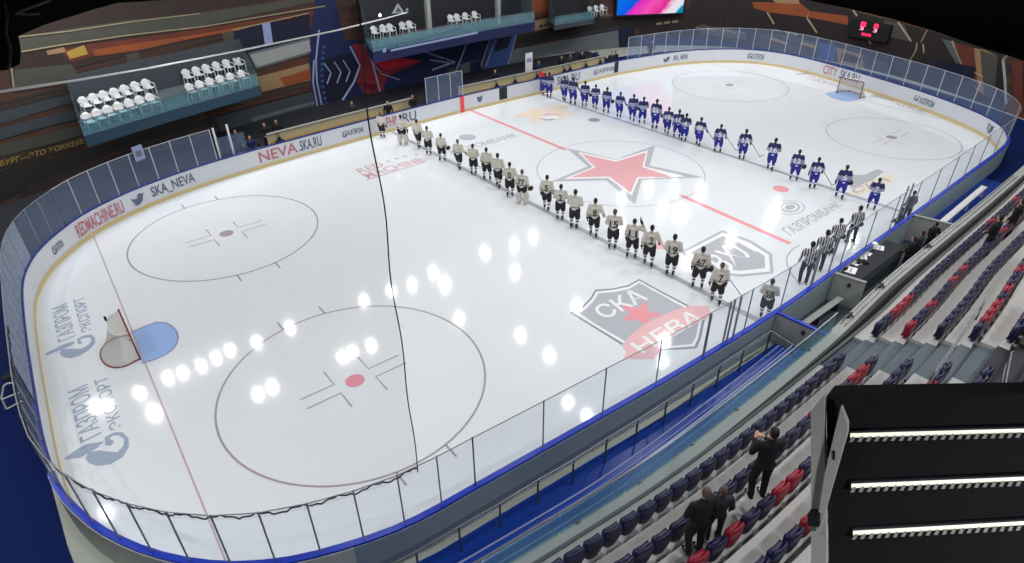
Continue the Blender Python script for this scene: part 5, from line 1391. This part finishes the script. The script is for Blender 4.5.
BLUE = [((542, 94), (541.8, 71.5)), ((549.8, 98), (549, 72)), ((564.5, 101), (564.5, 76)), ((572.9, 104.8), (573.7, 77)), ((585.3, 107), (584.8, 80.5)), ((595.4, 109.4), (595.4, 84)), ((606.6, 113.3), (607, 86.6)),
        ((618.7, 117.7), (621, 91.6)), ((632.7, 121.3), (633.6, 93.7)), ((644, 124), (642.5, 96)), ((656.9, 129.3), (655.5, 98)), ((667, 134.2), (669, 106.5)), ((677.7, 138.2), (679, 108.8)), ((684.8, 141.7), (686, 112.4)),
        ((698, 146.1), (701.8, 116.8)), ((717.6, 152.6), (721.5, 123.6)), ((743.4, 159.7), (745.5, 128)), ((770.5, 170.5), (775.8, 137.2)), ((796.7, 180.6), (797.7, 147.3)), ((813.4, 188.5), (818.6, 155.8)), ((840.7, 198.4), (846.5, 163.4)), ((872.5, 209.5), (879, 176))]
BNUM = ['9', '17', '21', '14', '63', '8', '27', '44', '11', '3', '22', '10', '18', '4', '88', '5', '13', '16', '12', '19', '6', '7']
bgp = 'players in blue jerseys on the far blue line'
for i, (ft, hd) in enumerate(BLUE):
    P, h = fit_height(ft, hd); arms = ('down', 'front', 'down', 'stick')[i % 4] if i not in (16, 14, 15) else 'stick'; st = ('wide', 'stand', 'stride')[i % 3]
    P.y = min(P.y, 14.35)
    p = person((P.x, P.y, 0), math.radians(32 + 10 * math.sin(i * 1.7)), 'person in blue and white hockey jersey, %s from the far boards in blue line' % ORD[i], 'blue', arms, st, h, BNUM[i] if i > 9 else None, 0, bgp)
    if arms == 'stick' and i in (7, 11, 14, 15, 16, 19): give_stick(p, 'hockey stick held by the %s blue player from the far boards' % ORD[i])
    if arms == 'down' and i > 3: give_helmet(p, arms, 'dark helmet held at the hip of the %s blue player from far boards' % ORD[i])
REF = [((805.4, 283.5), (811, 241), 'nearest the penalty box'), ((822, 271), (824.5, 228), 'second from the left'), ((835.3, 255), (838.5, 217), 'third from the left'), ((852.3, 243.5), (859, 205), 'rightmost, standing apart')]
for i, (ft, hd, wd) in enumerate(REF):
    P, h = fit_height(ft, hd); p = person((P.x, P.y, 0), math.radians(40 + 8 * i), 'referee in striped shirt and black trousers, %s of the four' % wd, 'referee', 'down', 'wide' if i == 3 else 'stand', h * 1.04, None, 0, 'referees near the scorer table')
    if i != 0: give_helmet(p, 'down', 'black helmet held by the referee %s' % wd, -1)
OTH = [((909, 222), (911, 188.5), 0, 'tracksuit', 'down', 'person in grey top standing on the ice close to right near glass', 60), ((898, 240), (897, 214), 0, 'navy', 'front', 'person in dark jacket bending by the gate posts at the near glass', 100),
       ((889, 262), (884, 236), 0.0, 'black', 'front', 'person in black seated behind the right end of the scorer table', 95), ((903, 258), (897, 232), 0.0, 'grey', 'front', 'person in charcoal standing at the right of scorer table', 80),
       ((915, 248), (909, 218), 0.0, 'black', 'behind', 'person in black jacket beside the pale divider right of scorers', 60),
       ((551, 91), (552, 70), 0, 'red', 'phone', 'person in bright red jacket at the far end of the blue line', 200)]
for ft, hd, z, kit, arms, lab, a in OTH:
    P, h = fit_height(ft, hd, z); 
    if kit in ('black', 'grey') and P.y > -14.9: P.y = -15.25
    if kit == 'red': P = on_z(552, 71, 1.75); P.y = 15.55
    person((P.x, P.y, z), math.radians(a), lab, kit, arms, 'stand', h)
# spectators in the near stand
SPT = [((704, 552), (699, 482), 2, 'black', 'front', 'person in black jacket in the second row of seats, left of two', 70), ((724, 538), (716, 480), 2, 'grey', 'down', 'person in charcoal jacket next to the man in black, second row', 50),
       ((758, 496), (774, 425), 3, 'black', 'phone', 'tall person in black standing among the seats left of the dark cabinet', 60)]
SPT += [((990, 258), (996, 208), 1, 'black', 'front', 'person in dark coat standing in upper-right seats, nearer the stair', 80), ((1014, 240), (1017, 190), 1, 'black', 'down', 'person in dark coat at the right edge of the upper-right seats', 80)]
for ft, hd, k, kit, arms, lab, a in SPT:
    z = Z0 + RISE * k; P, h = fit_height(ft, hd, z, .86, 1.14)
    person((P.x, P.y, z), math.radians(a), lab, kit, arms, 'stand', h, cap=False, hair=1 if k == 2 else 0)
# staff by the far benches
FAR = [(236, 150, 133, 'black', 'down'), (262, 143, 124, 'black', 'front'), (276, 140, 122, 'black', 'down'), (249, 152, 138, 'navy', 'front'), (387, 120, 94, 'black', 'down'), (412, 112, 94, 'black', 'front'), (350, 118, 100, 'grey', 'down'),
       (494, 78, 59, 'black', 'down'), (531.5, 70, 53, 'black', 'front'), (538, 69, 54, 'navy', 'down'), (562.5, 64, 49, 'black', 'down'), (570, 63, 51, 'grey', 'front'), (583, 60, 48, 'black', 'front'), (596, 58, 46, 'navy', 'down'),
       (611, 61, 41, 'grey', 'down'), (617, 60, 42, 'black', 'behind'), (652, 50, 36, 'grey', 'down')]
for i, (x, y0, y1, kit, arms) in enumerate(FAR):
    off = 2.5 if i not in (4, 5, 14, 15, 3) else 0.9
    P = on_z(x, y1, 1.85); q = RC.at(RC.near(P.x, P.y), off)
    # keep the head on its pixel
    best = min(((abs(proj((RC.at(RC.near(P.x + d, P.y), off).x, RC.at(RC.near(P.x + d, P.y), off).y, 1.7))[0] - x), d) for d in [-8 + .25 * j for j in range(65)]))
    q = RC.at(RC.near(P.x + best[1], P.y), off)
    person((q.x, q.y, 0.0), math.radians(250 + 20 * math.sin(i * 3)), 'person in %s clothes by the far benches, %s from the left' % ('dark grey' if kit == 'grey' else kit, ORD[i]), kit, arms, 'stand', 0.97, None, 0, 'staff behind the far boards')

# ================================================================== DARK CABINET WITH LIT SLOTS CLOSE TO THE CAMERA
def plane_frame(x, y, dist):
    d = ray(x, y).normalized(); P0 = CAM_P + d * dist; n = (CAM_P - P0); n.z = 0; n.normalize(); rt = Vector((0, 0, 1)).cross(n)
    return P0, n, rt
P0, NRM, RT = plane_frame(920, 470, 4.2)
CB = empty('led_cabinet', P0); CB.rotation_euler = (0, 0, math.atan2(RT.y, RT.x)); tag(CB, 'black cabinet with three bright louvred slots in the bottom right foreground', 'cabinet')
def cl(x, y):      # pixel -> cabinet-face coordinates
    P = on_plane(x, y, P0, NRM) - P0; return (P.dot(RT), P.z)
def slab(px, y0, y1, name, m, parent=None):
    q = [cl(x, y) for x, y in px]; n = len(q); mb = MB()
    a = sum(q[i][0] * q[(i + 1) % n][1] - q[(i + 1) % n][0] * q[i][1] for i in range(n))
    if a < 0: q = q[::-1]
    mb.v = [(u, y0, v) for u, v in q] + [(u, y1, v) for u, v in q]
    mb.f = [tuple(range(n)), tuple(range(n, 2 * n))[::-1]] + [((i + 1) % n, i, n + i, n + (i + 1) % n) for i in range(n)]
    return mb.build(name, m, parent or CB)
k = 2.916
slab(T(680, 370, k, [(427, 76), (434, 70), (1080, 66), (1080, 800), (436, 800)]), 0.0, 0.1, 'cabinet_body', M['dark'])
slab(T(680, 370, k, [(387, 112), (425, 66), (428, 230), (434, 800), (388, 800)]), -0.03, 0.0, 'side_flange', M['ledge'])
slab(T(680, 370, k, [(480, 92), (499, 140), (498, 168), (414, 462), (405, 462), (432, 290)]), -0.06, -0.03, 'diagonal_strut', M['ledge'])
slab(T(680, 370, k, [(388, 395), (420, 398), (420, 432), (388, 428)]), -0.09, -0.03, 'latch', M['dark'])
slab(T(680, 370, k, [(457, 218), (463, 218), (463, 244), (457, 244)]), -0.065, -0.06, 'strut_hole', M['dark'])
M['slot'] = mat('lit slot', S(220, 216, 196), emit=(1.0, 0.96, 0.84, 1), estr=0.75)
for xa, ya, xb, yb in ((500, 187, 1080, 170), (503, 334, 1080, 309), (508, 471, 1080, 437)):
    o = slab(T(680, 370, k, [(xa, ya - 8), (xb, yb - 8), (xb, yb + 3), (xa, ya + 5)]), -0.02, 0.0, 'lit_slot', M['slot'])
    n = 24; mb = MB()
    for i in range(n):
        t = (i + .5) / n; x = xa + (xb - xa) * t; y = ya + (yb - ya) * t
        q = [cl(680 + a / k, 370 + b / k) for a, b in ((x - 6, y + 2), (x + 3, y + 2), (x - 3, y + 15), (x - 14, y + 15))]
        kk = len(mb.v); mb.v += [(u, -0.03, v) for u, v in q] + [(u, -0.004, v) for u, v in q]
        for f in ((0, 1, 2, 3), (7, 6, 5, 4), (0, 4, 5, 1), (1, 5, 6, 2), (2, 6, 7, 3), (3, 7, 4, 0)): mb.f.append(tuple(kk + j for j in f))
    mb.build('louvre', M['ledge'], o)
    q = slab(T(680, 370, k, [(xa, ya - 13), (xb, yb - 13), (xb, yb - 8), (xa, ya - 8)]), -0.02, 0.0, 'slot_hood', M['greydark'])
a = cl(900, 560); mb = MB(); mb.bar((a[0], .3, -0.9), (a[0], .3, -P0.z + 4.4), .08, 8); mb.build('support_mast', M['dark2'], CB)

# dark soffit beam at the top right, black bracket at the top left
P1, N1, R1 = plane_frame(930, 20, 7.5)
def far_slab(px, P_, N_, th, mb=None):
    mb = mb or MB(); q = [on_plane(x, y, P_, N_) for x, y in px]; n = len(q); k0 = len(mb.v)
    mb.v += [tuple(p) for p in q] + [tuple(p - N_ * th) for p in q]
    mb.f += [tuple(k0 + i for i in range(n)), tuple(k0 + n + i for i in range(n))[::-1]] + [(k0 + (i + 1) % n, k0 + i, k0 + n + i, k0 + n + (i + 1) % n) for i in range(n)]
    return mb
tag(far_slab([(797, -60), (797, -2), (850, 9), (896, 20), (934, 31), (976, 45.6), (1024, 61), (1080, 80), (1080, -60)], P1, N1, 0.35).build('trim_3', M['dark']), kind='structure')
P2, N2, R2 = plane_frame(60, 20, 5.0)
BR = empty('ceiling_bracket', on_plane(60, 0, P2, N2)); tag(BR, 'black bracket arm hanging into the top left corner', 'bracket')
wparent(far_slab([(-40, -60), (190, -60), (183, -1), (117, 3), (92, 10), (47, 24), (18, 36), (21, 52), (20, 64), (8, 70), (-40, 74)], P2, N2, 0.25).build('arm', M['dark']), BR)
mb = MB(); mb.path([tuple(on_plane(x, y, P2, N2) + N2 * .03) for x, y in ((51, -1), (32, 6), (15.6, 12.7), (26, 13.5), (40, 13))], .008, 5); wparent(mb.build('wire', M['ledge']), BR)
mb = MB(); mb.path([tuple(on_plane(x, y, P2, N2) + N2 * .03) for x, y in ((4, 2), (7, 16), (5, 30), (10, 50), (8, 68))], .012, 5); wparent(mb.build('wire', M['greydark']), BR)
# pale cable strung across the hall
pts = [(-14, 93.5, 11.0), (0, 91.5, 11.6), (75, 80.5, 14.5), (149, 68, 18.5), (240, 50.5, 24), (338.6, 29.9, 32), (385, 18.5, 37.5), (407, 12.5, 41.5)]
cpt = [CAM_P + ray(x, y).normalized() * d for x, y, d in pts]
r = empty('steel_cable', cpt[0]); tag(r, 'pale steel cable strung across the hall from top left to the star mural', 'cable')
mb = MB()
for a, b, ra in zip(cpt, cpt[1:], (.016, .018, .02, .024, .03, .034, .03)): mb.bar(a, b, ra, 6)
wparent(mb.build('strand', M['white']), r)
mb = MB(); mb.capsule(cpt[-1], cpt[-1] + Vector((.2, .3, .1)), .09, .09); wparent(mb.build('anchor', M['greydark']), r)

# steel tube frames standing on the blue floor at the left edge
r = empty('tube_frame', on_z(12, 405, 0)); tag(r, 'small folded steel tube frame on the dark blue floor at left edge', 'tube frame')
def pz(x, y, z): return tuple(on_z(x, y, z))
mb = MB(); mb.path([pz(3.5, 386, .9), pz(7, 383.5, .95), pz(14, 382.5, .95), pz(16.8, 386, .8)], .03, 6); mb.path([pz(3.5, 386, .9), pz(1.4, 398, .5), pz(6.4, 409, .05), pz(22, 401, .05)], .03, 6); mb.path([pz(1.4, 399.5, .5), pz(19, 392.5, .5)], .03, 6)
wparent(mb.build('tube', M['white']), r)
mb = MB(); mb.path([pz(4, 374, .9), pz(11, 371, .9)], .03, 6); mb.path([pz(2, 380, .4), pz(14, 375, .4)], .12, 6); wparent(mb.build('folded_base', M['dark2']), r)

# triangular sign, columns and spotlight in the glazed gallery over the star mural
PG = Vector((0, 21.0, 0)); NG = Vector((0, -1, 0))
r = empty('triangle_sign', on_plane(398, 9, PG, NG)); tag(r, 'pale triangular sign above the armchairs over the star mural', 'sign')
wparent(far_slab([(392, 13.6), (404.5, 12.6), (398, 3.5)], PG, NG, 0.06).build('panel', M['ledge']), r)
wparent(far_slab([(395.5, 12), (401.5, 11.5), (398.2, 7)], PG + NG * .01, NG, 0.02).build('inner_triangle', M['greydark']), r)
for i, (x, y) in enumerate(((429, 26), (498, 14))):
    P = on_plane(x, y, PG + Vector((0, .6, 0)), NG); r = empty('gallery_column', (P.x, P.y, 4.0)); tag(r, 'pale grey square column in the gallery over the mural, %s one' % ('left' if i == 0 else 'right'), 'column')
    mb = MB(); mb.box(-.17, .17, -.17, .17, 0, 6); mb.build('shaft', M['ledge'], r); mb = MB(); mb.box(-.22, .22, -.22, .22, 0, .2); mb.build('foot', M['greywall'], r)
P = on_plane(379, 15, PG, NG); r = empty('spot_lamp', P); tag(r, 'small bright spot lamp beside the triangular sign', 'lamp')
mb = MB(); mb.capsule((0, 0, 0), (0, .15, 0), .13, .1); mb.build('lamp_housing', M['dark2'], r, True)
M['spot'] = mat('spot lens', (1, 1, 1, 1), emit=(1, .97, .9, 1), estr=6); mb = MB(); mb.bar((0, -.12, 0), (0, -.15, 0), .1, 14); mb.build('lens', M['spot'], r)
# long name strip on the front glass of the star gallery
r = empty('name_strip', on_plane(392, 52, Vector((0, 19.1, 0)), NG)); tag(r, 'long thin pale sign strip on the front of the star mural balcony', 'sign')
wparent(far_slab([(391, 51.5), (478, 33.5), (478, 31.7), (391, 49.7)], Vector((0, 19.0, 0)), NG, 0.04).build('strip', M['ltblue']), r)
wparent(far_slab([(383, 52.5), (386, 52), (386, 48.5), (383, 49)], Vector((0, 19.0, 0)), NG, 0.04).build('emblem', M['ltblue']), r)
# white information panel and the club banner board beyond the far bench
P = on_z(515, 69, 1.0); q = RC.at(RC.near(P.x, P.y), 2.3)
r = empty('info_panel', (q.x, q.y, 0)); tag(r, 'narrow white upright panel standing behind the right team bench', 'panel')
mb = MB(); mb.box(-.35, .35, -.03, .03, .9, 2.6); mb.build('sheet', M['white'], r); mb = MB(); mb.box(-.04, .04, -.03, .03, 0, .9); mb.build('post', M['post'], r); mb = MB(); mb.box(-.25, .25, -.04, -.03, 1.9, 2.2); mb.build('print', M['ltblue'], r)
# white card on the far-left glass
q = RC.at(RC.near(-22.1, 12.6), 0.0)
r = empty('notice_card', (q.x, q.y, 2.5)); tag(r, 'pale notice card fixed on the far left glass', 'notice'); r.rotation_euler = (0, 0, .45)
mb = MB(); mb.box(-.28, .28, -.02, 0, 0, .75); mb.build('card', M['ltblue'], r); mb = MB(); mb.box(-.15, .15, -.03, -.02, .2, .5); mb.build('print', M['greywall'], r)
